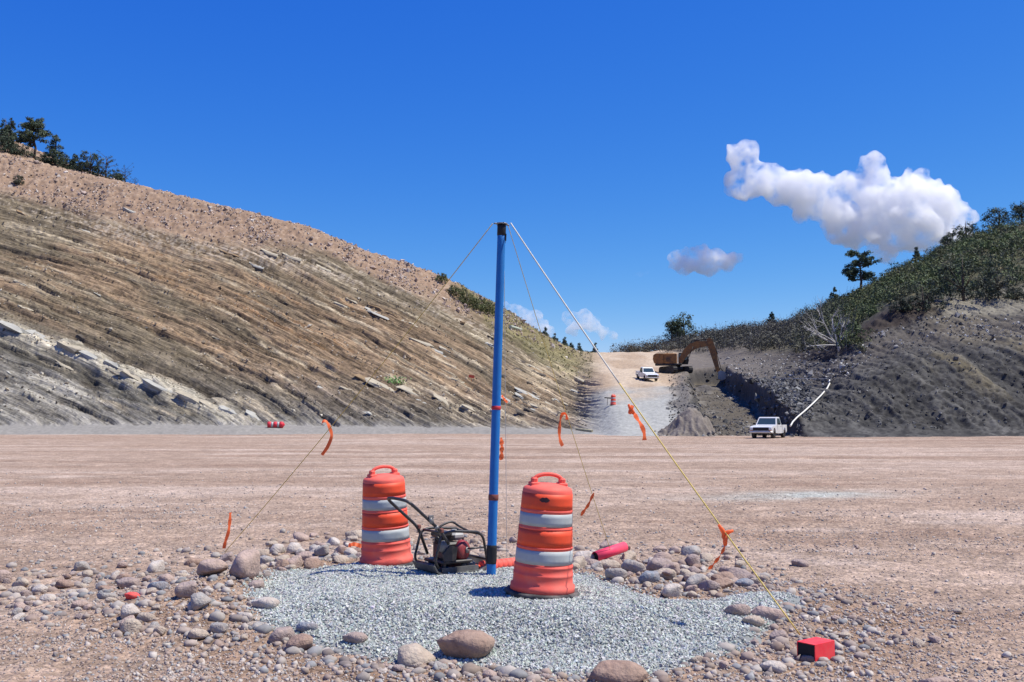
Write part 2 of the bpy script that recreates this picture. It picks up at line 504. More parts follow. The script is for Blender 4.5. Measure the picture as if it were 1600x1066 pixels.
# right: dark grey shale, brown soil, pale dust
R_ = np.ones((NR, NC, 3)) * np.array((.074, .073, .069))
R_ = mixc(R_, np.array((.140, .138, .128)), sstep(-.2, .5, gul * .5 + gulf * .4 + vst * .6))
R_ = mixc(R_, np.array((.034, .034, .034)), sstep(.12, .45, chunk + .25 * rubf) * .85)
R_ = mixc(R_, np.array((.030, .030, .031)), sstep(.16, .42, chunk2) * .8)
R_ = mixc(R_, np.array((.235, .20, .12)), sstep(.05, .5, gul) * sstep(1400, 1500, PXC) * (1 - sstep(590, 640, PY)) * .5)
bench = np.exp(-((VV - 4.0) / .55) ** 2) * right_w
R_ = mixc(R_, np.array((.125, .112, .098)), bench * .7)
soil = sstep(4.3, 4.6, VV + rub * .1) * (1 - sstep(5.0, 5.15, VV)) * right_w
R_ = mixc(R_, np.array((.052, .042, .036)), soil * (1 - sstep(1440, 1500, PXC + rub * 30)) * .95)
R_ = mixc(R_, np.array((.25, .235, .19)), soil * sstep(1440, 1500, PXC + rub * 30) * sstep(-.5, .2, gulf + .3) * .9)
hilltop = sstep(5.0, 5.2, VV)
R_ = mixc(R_, np.array((.085, .085, .05)), hilltop)
R_ = mixc(R_, np.array((.30, .25, .15)), hilltop * sstep(.3, .5, rub + gul * .4) * .6)
L_ = L_ * np.array((.99, .935, .86))
R_ = R_ * np.array((.88, .86, .84))
C = L_ * left_w[..., None] + M_ * mid_w[..., None] + R_ * right_w[..., None]
floor_c = mixc(np.ones((NR, NC, 3)) * np.array((.095, .082, .062)), np.array((.165, .15, .125)), sstep(-.1, .5, fbm(TX * .35 + TY * .12, TY * .30 - TX * .2, None, 5, 141, .62)))
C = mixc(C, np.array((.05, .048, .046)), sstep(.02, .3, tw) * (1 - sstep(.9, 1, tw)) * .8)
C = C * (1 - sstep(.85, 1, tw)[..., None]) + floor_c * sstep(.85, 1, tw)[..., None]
C *= (1 + .16 * rubf + .12 * vnoise(TX * 6, TZ * 6, TY * 4, 151))[..., None]

M_HILL = mat('cut_rock_and_soil', attr='Col', rough=.95, var=.24, scale=2.6, bump=.6, bump_scale=5.0, bump_dist=.10, spec=.15)
M_BEDS = mat('bedded_cut_rock', attr='Col', rough=.95, var=.20, scale=2.6, bump=.5, bump_scale=5.0, bump_dist=.08, spec=.15)
_nt = M_BEDS.node_tree; _N, _L = _nt.nodes, _nt.links; _b = _N['Principled BSDF']
_tc = _N.new('ShaderNodeTexCoord')
def _dot(vec):
    n_ = _N.new('ShaderNodeVectorMath'); n_.operation = 'DOT_PRODUCT'; n_.inputs[1].default_value = vec; _L.new(_tc.outputs['Object'], n_.inputs[0]); return n_.outputs['Value']
def _m(op, a, b_):
    n_ = _N.new('ShaderNodeMath'); n_.operation = op
    for i_, v_ in enumerate((a, b_)):
        if hasattr(v_, 'is_linked'): _L.new(v_, n_.inputs[i_])
        else: n_.inputs[i_].default_value = v_
    return n_.outputs[0]
_x = _dot((1, 0, 0)); _wn = _N.new('ShaderNodeTexNoise'); _wn.inputs['Scale'].default_value = .05; _wn.inputs['Detail'].default_value = 3; _L.new(_tc.outputs['Object'], _wn.inputs['Vector'])
_q = _m('ADD', _m('ADD', _dot((.60, 0, 1)), _m('MULTIPLY', _m('MULTIPLY', _x, _x), .0020)), _m('MULTIPLY', _wn.outputs['Fac'], 3.0)); _t = _dot((1, 0, -.5))
_bed = _N.new('ShaderNodeAttribute'); _bed.attribute_name = 'bed'
_src = _b.inputs['Base Color'].links[0].from_socket; _old = _b.inputs['Normal'].links[0].from_socket
for _fq, _ft, _lo, _hi, _bd in ((1.1, .035, .62, 1.42, .5), (3.6, .16, .62, 1.40, .22), (9.0, .6, .72, 1.25, .08)):
    _cx = _N.new('ShaderNodeCombineXYZ'); _L.new(_m('MULTIPLY', _q, _fq), _cx.inputs[0]); _L.new(_m('MULTIPLY', _t, _ft), _cx.inputs[1])
    _no = _N.new('ShaderNodeTexNoise'); _no.inputs['Scale'].default_value = 1.0; _no.inputs['Detail'].default_value = 5; _no.inputs['Roughness'].default_value = .65; _L.new(_cx.outputs[0], _no.inputs['Vector'])
    _mr = _N.new('ShaderNodeMapRange'); _mr.inputs['From Min'].default_value = .34; _mr.inputs['From Max'].default_value = .66; _mr.inputs['To Min'].default_value = _lo; _mr.inputs['To Max'].default_value = _hi; _L.new(_no.outputs['Fac'], _mr.inputs['Value'])
    _mu = _N.new('ShaderNodeMix'); _mu.data_type = 'RGBA'; _mu.blend_type = 'MULTIPLY'; _L.new(_bed.outputs['Fac'], _mu.inputs[0]); _L.new(_src, _mu.inputs[6]); _L.new(_mr.outputs[0], _mu.inputs[7]); _src = _mu.outputs[2]
    _bp = _N.new('ShaderNodeBump'); _bp.inputs['Distance'].default_value = _bd; _L.new(_m('MULTIPLY', _bed.outputs['Fac'], .8), _bp.inputs['Strength']); _L.new(_no.outputs['Fac'], _bp.inputs['Height']); _L.new(_old, _bp.inputs['Normal']); _old = _bp.outputs[0]
_L.new(_src, _b.inputs['Base Color']); _L.new(_old, _b.inputs['Normal'])
BED = np.clip(face_w * 1.1, 0, 1)
def terrain_piece(name, c0, c1):
    n = c1 - c0
    V = TP[:, c0:c1].reshape(-1, 3)
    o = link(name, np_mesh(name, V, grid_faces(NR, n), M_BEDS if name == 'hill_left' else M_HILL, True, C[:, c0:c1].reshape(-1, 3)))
    if name == 'hill_left':
        a_ = o.data.attributes.new('bed', 'FLOAT', 'POINT'); a_.data.foreach_set('value', np.ascontiguousarray(BED[:, c0:c1].ravel(), np.float32))
    return tag(o, kind='structure')
ia = int(np.argmin(abs(cols_px - 935))); ib = int(np.argmin(abs(cols_px - 1105)))
hill_left = tag(terrain_piece('hill_left', 0, ia + 1), 'bare terraced rock cut with beds dipping to the right, rubble along its crest')
haul_road = tag(terrain_piece('haul_road', ia, ib + 1), 'tan haul road climbing the valley to the saddle, grey gravel at its foot')
hill_right = tag(terrain_piece('hill_right', ib, NC), 'dark grey shale cut below a brush covered hillside')
bpy.context.view_layer.update()
def hit(px, py):
    d = ray(px, py); o = Vector((0, 0, CAM_H))
    best = None
    for ob in (hill_left, haul_road, hill_right):
        ok, loc, n, _ = ob.ray_cast(o, d)
        if ok and (best is None or (loc - o).length < (best[0] - o).length): best = (loc.copy(), n.copy())
    return best
def drop(x, y):
    z = None
    for ob in (hill_left, haul_road, hill_right):
        ok, loc, n, _ = ob.ray_cast(Vector((x, y, 300)), Vector((0, 0, -1)))
        if ok and (z is None or loc.z > z): z = loc.z
    return z if z is not None else 0.0

# ---------------------------------------------------------------- gravel mound outline
MOUND = np.array([(-2.35, 9.3), (-2.05, 8.5), (-1.45, 7.85), (-.85, 7.42), (-.1, 7.2), (.42, 6.92), (.9, 7.0), (1.45, 7.5), (2.05, 8.4),
                  (2.55, 9.55), (2.25, 9.55), (1.75, 9.1), (1.3, 9.2), (1.0, 9.8), (.8, 10.5), (.2, 11.05), (-.8, 11.15), (-1.7, 11.2), (-2.3, 10.9), (-2.45, 10.0)])
def poly_sd(x, y, P):
    """signed distance, positive inside"""
    x, y = np.asarray(x, float), np.asarray(y, float)
    d = np.full(x.shape, 1e9); ins = np.zeros(x.shape, bool)
    for i in range(len(P)):
        (x1, y1), (x2, y2) = P[i], P[(i + 1) % len(P)]
        ex, ey = x2 - x1, y2 - y1
        t = np.clip(((x - x1) * ex + (y - y1) * ey) / (ex * ex + ey * ey), 0, 1)
        d = np.minimum(d, np.hypot(x - x1 - t * ex, y - y1 - t * ey))
        c = ((y1 > y) != (y2 > y)) & (x < (x2 - x1) * (y - y1) / (y2 - y1 + 1e-12) + x1)
        ins ^= c
    return np.where(ins, d, -d)
def mound_z(x, y):
    sd = poly_sd(x, y, MOUND)
    n = fbm(np.asarray(x) * 1.3, np.asarray(y) * 1.3, None, 3, 161)
    front = 1 - sstep(7.2, 8.6, np.asarray(y, float))
    edge = .115 - .085 * front
    return edge + (.235 - edge) * sstep(0, .75 + .9 * front, sd) + n * .025 * sstep(0, .5, sd) - .25 * np.clip(-sd, 0, 2), sd
def pad_z(x, y):
    x, y = np.asarray(x, float), np.asarray(y, float)
    near = 1 - sstep(14, 40, y)
    sd = poly_sd(x, y, MOUND)
    berm = np.exp(-((sd + .35) / .6) ** 2) * (.10 + .07 * fbm(x * 1.1, y * 1.1, None, 3, 171)) * (1 - .75 * (1 - sstep(7.4, 8.8, y)))
    left_bank = np.exp(-((x + 3.1) / 1.3) ** 2 - ((y - 9.6) / 1.3) ** 2) * .12
    rough = fbm(x * .35, y * .5, None, 3, 173) * .035 + fbm(x * 3, y * 3, None, 4, 177) * .028 * near + fbm(x * 12, y * 12, None, 2, 179) * .012 * near
    ruts = fbm(x * .18 + y * .08, y * .9 + x * .03, None, 4, 181, .6) * .045 * (1 - .5 * near)
    return np.clip(berm, 0, 1) + left_bank + rough + ruts

# ---------------------------------------------------------------- the pad (ground)
M_PAD = mat('dusty_pink_ground', attr='Col', rough=.97, var=.34, scale=14, bump=.8, bump_scale=26, bump_dist=.04, spec=.1, detail=9)
gy = np.concatenate([[-400, -60, -10], np.exp(np.linspace(math.log(3.0), math.log(130), 470)), [330, 1200, 6000]])
gs = np.concatenate([[-9, -2, -.9], np.linspace(-.60, -.54, 8, endpoint=False), np.linspace(-.54, .54, 420), np.linspace(.54, .60, 9)[1:], [.9, 2, 9]])
GY = np.repeat(gy[:, None], len(gs), 1)
GX = gs[None, :] * np.maximum(np.abs(GY), 60 * (GY < 0) + 1e-3)
GZ = pad_z(GX, GY)
far = (GY > 128) | (GY < 2) | (np.abs(gs)[None, :] > .61)
GZ = np.where(far, -.9, GZ)
GZ = GZ * (1 - .0 * GY)
s1 = fbm(GX * .07 + GY * .05, GY * .33 + GX * .01, None, 5, 191, .6)
s2 = fbm(GX * .35 - GY * .10, GY * 1.1 + GX * .04, None, 5, 193, .62)
s3 = fbm(GX * 1.5, GY * 1.5, None, 5, 195, .6)
sd = poly_sd(GX, GY, MOUND)
G = np.ones(GX.shape + (3,)) * np.array((.385, .285, .225))
G = mixc(G, np.array((.47, .365, .305)), sstep(-.05, .5, s1 + .4 * s2))
G = mixc(G, np.array((.285, .195, .148)), sstep(.05, .5, -(s1 * .8 + .5 * s2)) * .75)
G = mixc(G, np.array((.50, .40, .345)), sstep(.2, .6, s2) * .5)
G = mixc(G, np.array((.25, .165, .115)), np.exp(-((sd + .7) / .8) ** 2) * sstep(-.45, .2, s3) * .9)
pt = on_level(1240, 774)
patch = np.exp(-((GX - pt.x) / 2.1) ** 2 - ((GY - pt.y + (GX - pt.x) * -.35) / 1.0) ** 2 + s3 * .8)
G = mixc(G, np.array((.40, .43, .41)), np.clip(patch, 0, 1) * .8)
G *= (1 + .26 * s3 + .12 * vnoise(GX * 7, GY * 7, None, 197))[..., None]
for a_, b_, c_, w_ in ((19, .10, .004, .24), (26, -.16, .003, .26), (36, .06, -.002, .3), (52, -.05, .001, .35), (13.6, .22, .012, .16), (70, .08, 0, .45)):
    for off_ in (-.85, .85):
        dl_ = np.abs(GY - (a_ + b_ * GX + c_ * GX ** 2) - off_ + .15 * s2)
        G = mixc(G, np.array((.24, .17, .13)), np.exp(-(dl_ / w_) ** 2) * .42 * sstep(-.35, .25, s3 + .5 * s1))
G *= .95 * np.array((1.0, .99, .94))
G = np.where(far[..., None], np.array((.09, .10, .055)), G)
# crushed-stone grain of the pad: cells of slightly different tone, with relief
_nt = M_PAD.node_tree; _N, _L = _nt.nodes, _nt.links; _b = _N['Principled BSDF']
_src = _b.inputs['Base Color'].links[0].from_socket; _tc = _N.new('ShaderNodeTexCoord'); _hs = []
for _sc, _am in ((34.0, .45), (13.0, .32), (5.0, .22)):
    _vo = _N.new('ShaderNodeTexVoronoi'); _vo.inputs['Scale'].default_value = _sc; _L.new(_tc.outputs['Object'], _vo.inputs['Vector'])
    _sp = _N.new('ShaderNodeSeparateColor'); _L.new(_vo.outputs['Color'], _sp.inputs[0])
    _mr = _N.new('ShaderNodeMapRange'); _mr.inputs['To Min'].default_value = 1 - _am * .55; _mr.inputs['To Max'].default_value = 1 + _am * .5
    _L.new(_sp.outputs[0], _mr.inputs['Value'])
    _mu = _N.new('ShaderNodeMix'); _mu.data_type = 'RGBA'; _mu.blend_type = 'MULTIPLY'; _mu.inputs[0].default_value = 1
    _L.new(_src, _mu.inputs[6]); _L.new(_mr.outputs[0], _mu.inputs[7]); _src = _mu.outputs[2]; _hs.append((_vo, _sc))
_L.new(_src, _b.inputs['Base Color'])
_old = _b.inputs['Normal'].links[0].from_socket
for _vo, _sc in _hs[:2]:
    _bp = _N.new('ShaderNodeBump'); _bp.invert = True; _bp.inputs['Strength'].default_value = .7; _bp.inputs['Distance'].default_value = .5 / _sc
    _L.new(_vo.outputs['Distance'], _bp.inputs['Height']); _L.new(_old, _bp.inputs['Normal']); _old = _bp.outputs[0]
_L.new(_old, _b.inputs['Normal'])
ground = link('ground', np_mesh('ground', np.stack([GX, GY, GZ], -1).reshape(-1, 3), grid_faces(*GX.shape), M_PAD, True, G.reshape(-1, 3)))
tag(ground, 'levelled pinkish dirt pad with stones and wheel streaks', kind='structure')
# =====================================================================================
#                                   GRAVEL, STONES, COBBLES
# =====================================================================================
import bmesh
def ico(sub):
    bm = bmesh.new(); bmesh.ops.create_icosphere(bm, subdivisions=sub, radius=1.0)
    V = np.array([p.co[:] for p in bm.verts]); bm.faces.ensure_lookup_table()
    F = np.array([[q.index for q in f.verts] for f in bm.faces]); bm.free()
    return V, F
ICO1, ICO2, ICO3 = ico(1), ico(2), ico(3)
OCT = (np.array([(1, 0, 0), (-1, 0, 0), (0, 1, 0), (0, -1, 0), (0, 0, 1), (0, 0, -1)], float) * 1.12, np.array([(0, 2, 4), (2, 1, 4), (1, 3, 4), (3, 0, 4), (2, 0, 5), (1, 2, 5), (3, 1, 5), (0, 3, 5)]))
def rand_rot(n):
    q = RNG.normal(size=(n, 4)); q /= np.linalg.norm(q, axis=1, keepdims=True)
    w, x, y, z = q.T
    return np.stack([np.stack([1 - 2 * (y * y + z * z), 2 * (x * y - z * w), 2 * (x * z + y * w)], -1),
                     np.stack([2 * (x * y + z * w), 1 - 2 * (x * x + z * z), 2 * (y * z - x * w)], -1),
                     np.stack([2 * (x * z - y * w), 2 * (y * z + x * w), 1 - 2 * (x * x + y * y)], -1)], -2)
def stone_mass(name, P, R, cols, m, smooth=False, ang=.4, flat=(.55, .9)):
    """many small stones in one mesh; each is a jittered icosahedron"""
    n = len(P); V0, F0 = OCT
    sc = np.stack([np.ones(n), RNG.uniform(.6, 1, n), RNG.uniform(*flat, n)], -1)
    Vs = V0[None] * (1 + RNG.uniform(-ang, ang, (n, len(V0), 1)))
    Vs = Vs * sc[:, None] * R[:, None, None]
    Vs = np.einsum('nij,nvj->nvi', rand_rot(n), Vs) + P[:, None]
    F = (F0[None] + (np.arange(n) * len(V0))[:, None, None]).reshape(-1, 3)
    Cc = np.repeat(cols[:, None], len(V0), 1).reshape(-1, 3)
    return np_mesh(name, Vs.reshape(-1, 3), F, m, smooth, Cc)

# ---- gravel mound
M_GRAVEL = mat('crushed_grey_gravel', attr='Col', rough=.9, var=.25, scale=60, spec=.25, bump=.5, bump_scale=120, bump_dist=.01)
xs, ys = np.linspace(-2.8, 3.1, 150), np.linspace(6.6, 11.5, 130)
MX, MY = np.meshgrid(xs, ys)
MZ, MSD = mound_z(MX, MY)
MZ = np.where(MSD < -.25, -.3, MZ)
mc = np.ones(MX.shape + (3,)) * np.array((.22, .23, .22)) * (1 + .25 * fbm(MX * 25, MY * 25, None, 2, 201))[..., None]
mound = link('gravel_mound', np_mesh('gravel_mound', np.stack([MX, MY, MZ], -1).reshape(-1, 3), grid_faces(*MX.shape), M_GRAVEL, True, mc.reshape(-1, 3)))
tag(mound, 'low mound of blue-grey crushed gravel under the blue pole', 'gravel', kind='stuff')
n = 125000
gx, gy_ = RNG.uniform(-2.8, 3.0, n), RNG.uniform(6.7, 11.5, n)
gz, gsd = mound_z(gx, gy_)
keep = gsd + RNG.normal(0, .07, n) + .04 > 0
gx, gy_, gz, gsd = gx[keep], gy_[keep], gz[keep], gsd[keep]
gz = np.where(gsd < .12, np.maximum(gz, pad_z(gx, gy_)), gz)
ns = len(gx)
gr = RNG.uniform(.0085, .0165, ns) * (1 + .35 * (RNG.random(ns) > .93))
tone = RNG.beta(2.2, 2.4, ns)
gcol = np.array((.225, .235, .215)) + tone[:, None] * np.array((.42, .43, .395))
gcol *= (1 + RNG.normal(0, .04, (ns, 3)))
pebbles = link('gravel', stone_mass('gravel', np.stack([gx, gy_, gz + gr * .35], -1), gr, gcol, M_GRAVEL))
tag(pebbles, 'loose grey gravel stones covering the mound around the blue pole', 'gravel', kind='stuff')

# ---- small loose stones over the pad
M_STONE = mat('loose_stones', attr='Col', rough=.95, var=.18, scale=30, spec=.2)
def stone_cols(n):
    pal = np.array([(.40, .325, .275), (.35, .265, .22), (.44, .38, .33), (.30, .25, .225), (.37, .29, .23), (.29, .285, .28), (.47, .42, .37)])
    c = pal[RNG.integers(0, len(pal), n)] * RNG.uniform(.8, 1.15, (n, 1))
    return c
n = 150000
sy = np.exp(RNG.uniform(math.log(6.0), math.log(34), n)); sx = RNG.uniform(-.56, .56, n) * sy
sdm = poly_sd(sx, sy, MOUND)
den = .10 + .45 * sstep(-.1, .5, fbm(sx * .5, sy * .9, None, 3, 211)) + .7 * np.exp(-((sdm + .7) / .9) ** 2)
den *= 1 - .72 * sstep(12, 26, sy)
keep = (RNG.random(n) < den) & (sdm < -.02)
sx, sy, sdm = sx[keep], sy[keep], sdm[keep]
ns = len(sx)
sr = np.exp(RNG.normal(math.log(.0078), .48, ns)) * (1 + 1.3 * np.exp(-((sdm + .6) / .7) ** 2) * (RNG.random(ns) > .86)) * (1 + sstep(9, 25, sy) * .7)
sr = np.clip(sr, .0035, .045)
stones = link('loose_stones', stone_mass('loose_stones', np.stack([sx, sy, pad_z(sx, sy) + sr * .15], -1), sr, stone_cols(ns), M_STONE, True, .28))
tag(stones, 'small loose pinkish stones scattered over the dirt pad', 'stones', kind='stuff')

# ---- cobbles and boulders: each one a thing
ROCK_T = []
for k in range(9):
    V, F = ICO3
    sc = np.array([(1, .72, .55), (1, .85, .62), (1, .6, .48), (1, .9, .75), (1, .55, .5), (1, .8, .5), (1, .95, .7), (1, .66, .62), (1, .75, .68)][k])
    d = 1 + .24 * fbm(V[:, 0] * 1.3 + k * 9, V[:, 1] * 1.1, V[:, 2] * 1.1, 3, 221 + k) + .03 * fbm(V[:, 0] * 5, V[:, 1] * 5 + k, V[:, 2] * 5, 2, 241)
    p = 3.2                                   # slightly squared, river-worn
    Vn = V / (np.abs(V) ** p).sum(1, keepdims=True) ** (1 / p)
    W_ = (V * .6 + Vn * .4) * d[:, None]
    for _ in range(7):                        # worn facets
        nv = RNG.normal(size=3); nv /= np.linalg.norm(nv); hh_ = RNG.uniform(.62, .86)
        W_ = W_ - np.maximum(W_ @ nv - hh_, 0)[:, None] * nv * .85
    ROCK_T.append((W_ * sc, F))
ROCK_C = {'pinkish': (.40, .30, .255), 'mauve': (.315, .25, .23), 'tan': (.43, .36, .285), 'grey': (.33, .315, .295), 'brown': (.29, .195, .15), 'pale': (.50, .45, .40), 'bluish': (.22, .25, .29)}
ROCK_M = {k: mat('cobble_' + k, base=c, rough=.88, var=.36, scale=3.0, bump=.45, bump_scale=5, bump_dist=.05, spec=.25, dirt=(.34, .25, .19), dirt_amt=.75, dirt_scale=1.4) for k, c in ROCK_C.items()}
ROCK_ME = {(k, c): np_mesh('cobble', ROCK_T[k][0], ROCK_T[k][1], ROCK_M[c], True) for k in range(9) for c in ROCK_C}
placed = []
def surf(x, y):
    mz, s = mound_z(np.array([x]), np.array([y]))
    return max(float(pad_z(np.array([x]), np.array([y]))[0]), float(mz[0]) if s[0] > 0 else -1)
def rock(x, y, r, colr, k, yaw, label, group=None, sink=.25, up=0.0, tilt=.25, name='cobble', squash=1.0):
    hz = ROCK_T[k][0][:, 2].max() * r * squash
    z = surf(x, y) + hz * (1 - 2 * sink) * 1.0 + up
    o = link(name, ROCK_ME[k, colr], None, (x, y, z), (random.uniform(-tilt, tilt), random.uniform(-tilt, tilt), yaw), (r, r, r * squash))
    placed.append((x, y, r, up))
    return tag(o, label, 'boulder' if name == 'boulder' else 'rock', group)
def rock_px(cx, cy, w, h, colr, k, label, yaw=0.0, sink=.2, squash=1.0, name='cobble'):
    p = on_level(cx, cy + h * .35, .08)
    r = w / 2 * p.y / F_PX * 1.03
    return rock(p.x, p.y, r, colr, k, yaw, label, None, sink, 0, .12, name, squash)
HAND = [
 (724, 999, 92, 44, 'brown', 5, 'largest brown boulder at the front edge of the gravel', .05, .12, 1.0),
 (962, 1036, 92, 40, 'brown', 1, 'flat-topped brown boulder half buried at the gravel front, nearest the camera', 0, .42, .95),
 (648, 1008, 64, 40, 'tan', 3, 'pale tan boulder half buried left of the largest brown boulder', .3, .38, .9),
 (383, 906, 52, 50, 'pinkish', 6, 'tall pinkish boulder at the left rim of the gravel', .9, .06, 1.25),
 (330, 913, 46, 34, 'pinkish', 1, 'rounded pinkish boulder just left of the tall one', .3, .15, 1.0),
 (413, 948, 44, 26, 'pale', 5, 'whitish boulder lying on the left edge of the gravel', .1, .2, 1.0),
 (202, 908, 34, 22, 'mauve', 0, 'mauve cobble behind the red painted rock', .2, .2, 1.0),
 (245, 930, 32, 20, 'bluish', 2, 'dark bluish flat cobble right of the red painted rock', .2, .15, 1.0),
 (292, 936, 36, 34, 'mauve', 6, 'round mauve cobble amid the left stone bank', .2, .1, 1.0),
 (203, 958, 30, 26, 'pale', 3, 'pale cobble just below the red painted rock', .1, .12, 1.0),
 (312, 955, 34, 26, 'grey', 3, 'grey cobble low in the left stone bank', .5, .15, 1.0),
 (480, 980, 34, 18, 'bluish', 4, 'dark slab-like cobble at the front left gravel edge', .2, .15, 1.0),
 (553, 992, 40, 20, 'mauve', 5, 'mauve oval cobble at the gravel front left of the tan boulder', .0, .2, 1.0),
 (470, 995, 48, 30, 'brown', 7, 'angular brown cobble below the front left gravel edge', .5, .2, 1.0),
 (440, 985, 40, 26, 'mauve', 8, 'dark mauve cobble in the front left rim', .9, .2, 1.0),
 (955, 846, 34, 22, 'pinkish', 0, 'pinkish cobble behind the pink pipe', 0, .2, 1.0),
 (912, 862, 38, 20, 'pale', 1, 'pale flat cobble behind the right drum', .1, .2, 1.0),
 (902, 882, 30, 26, 'tan', 6, 'tan round cobble touching the right drum', .8, .15, 1.0),
 (950, 885, 36, 22, 'tan', 1, 'tan oval cobble right below the pink pipe', .1, .15, 1.0),
 (990, 893, 44, 26, 'grey', 4, 'long grey cobble leaning right of the pink pipe', -.6, .1, 1.0),
 (960, 905, 40, 22, 'grey', 2, 'long grey cobble on the rear gravel edge', -.6, .15, 1.0),
 (1030, 872, 44, 28, 'mauve', 1, 'largest mauve cobble in the pile behind the gravel', .2, .15, 1.0),
 (1042, 895, 34, 22, 'tan', 0, 'tan cobble in the middle of the rear pile', .3, .15, 1.0),
 (1015, 908, 34, 32, 'bluish', 8, 'dark bluish cobble at the rear gravel edge', .5, .1, 1.0),
 (1088, 913, 38, 26, 'grey', 6, 'round grey cobble at the right of the rear pile', .1, .15, 1.0),
 (1160, 910, 34, 18, 'bluish', 5, 'slate blue cobble near the knotted ribbon', .2, .15, 1.0),
 (1050, 928, 32, 18, 'pale', 6, 'pale cobble lying on the gravel in front of the rear pile', .1, .25, 1.0),
 (1152, 962, 40, 24, 'mauve', 2, 'mauve cobble at the right gravel rim', .1, .15, 1.0),
 (1202, 960, 56, 26, 'pinkish', 4, 'long pinkish cobble above the orange box tube', -.15, .12, 1.0),
 (1175, 972, 36, 18, 'tan', 5, 'low tan cobble between two larger ones at the right rim', 0, .25, 1.0),
 (1218, 985, 30, 20, 'mauve', 0, 'dark mauve cobble left of the orange box tube', 0, .2, 1.0),
 (1205, 1024, 44, 22, 'pale', 5, 'pale flat cobble below left of the orange box tube', 0, .25, 1.0),
 (1460, 1050, 58, 16, 'pinkish', 2, 'long pinkish cobble in the lower right of the pad', -.05, .35, 1.0),
 (1248, 870, 30, 16, 'mauve', 5, 'mauve cobble right of the yellow rope behind the gravel', 0, .25, 1.0),
]
for cx_, cy_, w, h, c_, k, lab, yaw, sink, sq in HAND:
    rock_px(cx_, cy_, w, h, c_, k, lab, yaw, sink, sq, 'boulder' if w > 43 else 'cobble')
red_rock = rock_px(205, 940, 24, 16, 'pinkish', 5, 'rock sprayed with bright red paint in the left bank', .2, .2)
red_rock.data = np_mesh('painted_cobble', ROCK_T[5][0], ROCK_T[5][1], mat('red_marking_paint', (.85, .06, .05), .7, .12, 3, dirt=(.4, .28, .22), dirt_amt=.5), True)

def in_poly(x, y, P):
    return poly_sd(np.array([x]), np.array([y]), np.array(P, float))[0] > 0
ZONES = [
 ([(0, 890), (180, 872), (330, 862), (450, 850), (490, 880), (410, 925), (425, 985), (330, 1000), (180, 985), (60, 962), (0, 955)], 92, (12, 33), 'cobble in the stony bank left of the gravel', 'cobbles of the left bank', .0),
 ([(400, 858), (470, 830), (562, 826), (566, 880), (500, 888), (440, 905)], 58, (15, 34), 'cobble in the pile behind the left drum', 'cobbles behind the left drum', .35),
 ([(890, 858), (960, 846), (1100, 850), (1200, 880), (1235, 905), (1180, 915), (1090, 935), (1020, 932), (960, 905), (895, 895)], 84, (14, 36), 'cobble in the pile behind the gravel right of the drums', 'cobbles of the rear right pile', .35),
 ([(1140, 945), (1230, 925), (1330, 955), (1390, 985), (1230, 1040), (1060, 1035), (1100, 1000)], 18, (10, 26), 'cobble in the dirt at the right gravel rim', 'cobbles of the right rim', 0),
 ([(425, 970), (520, 985), (640, 1005), (800, 1028), (900, 1055), (560, 1040), (430, 1005)], 14, (10, 24), 'cobble in the dirt along the gravel front', 'cobbles of the front rim', 0),
 ([(1260, 880), (1600, 900), (1600, 1066), (1320, 1066), (1400, 980)], 6, (9, 18), 'cobble alone on the open dirt at lower right', 'lone cobbles at lower right', 0),
 ([(640, 830), (880, 835), (880, 872), (640, 872)], 8, (10, 22), 'cobble in the low bank between the two drums', 'cobbles between the drums', 0),
]
prefs = ['pinkish', 'pinkish', 'mauve', 'tan', 'grey', 'tan', 'brown', 'pale']
for poly, cnt, (w0, w1), lab, grp, stack in ZONES:
    P = np.array(poly, float)
    x0, y0, x1, y1 = P[:, 0].min(), P[:, 1].min(), P[:, 0].max(), P[:, 1].max()
    tries = got = 0; gap = .52 if stack else .70
    while got < cnt and tries < (5000 if stack else 2600):
        tries += 1
        cx_, cy_ = random.uniform(x0, x1), random.uniform(y0, y1)
        if not in_poly(cx_, cy_, P): continue
        p = on_level(cx_, cy_, .1)
        r = (w0 + (w1 - w0) * random.random() ** 1.7) / 2 * p.y / F_PX * 1.08
        up = .0
        sdp = poly_sd(np.array([p.x]), np.array([p.y]), MOUND)[0]
        if sdp > .02: continue
        ok = all(math.hypot(p.x - q[0], p.y - q[1]) > gap * (r + q[2]) for q in placed)
        if not ok:
            if random.random() < stack * .5 and r < .11 and all(math.hypot(p.x - q[0], p.y - q[1]) > .8 * (r + q[2]) for q in placed if q[3] > 0):
                up = .055
            else: continue
        c_ = random.choice(prefs); k_ = random.randrange(9)
        shape = {0: 'oval', 1: 'oval', 2: 'long', 3: 'round', 4: 'long', 5: 'flat', 6: 'round', 7: 'narrow', 8: 'blunt'}[k_]
        size = 'large' if r > .12 else 'middling' if r > .085 else 'small'
        rock(p.x, p.y, r, c_, k_, random.uniform(0, 6.28), '%s %s %s %s' % (size, c_, shape, lab), grp, random.uniform(.2, .38) if not up else .1, up)
        got += 1

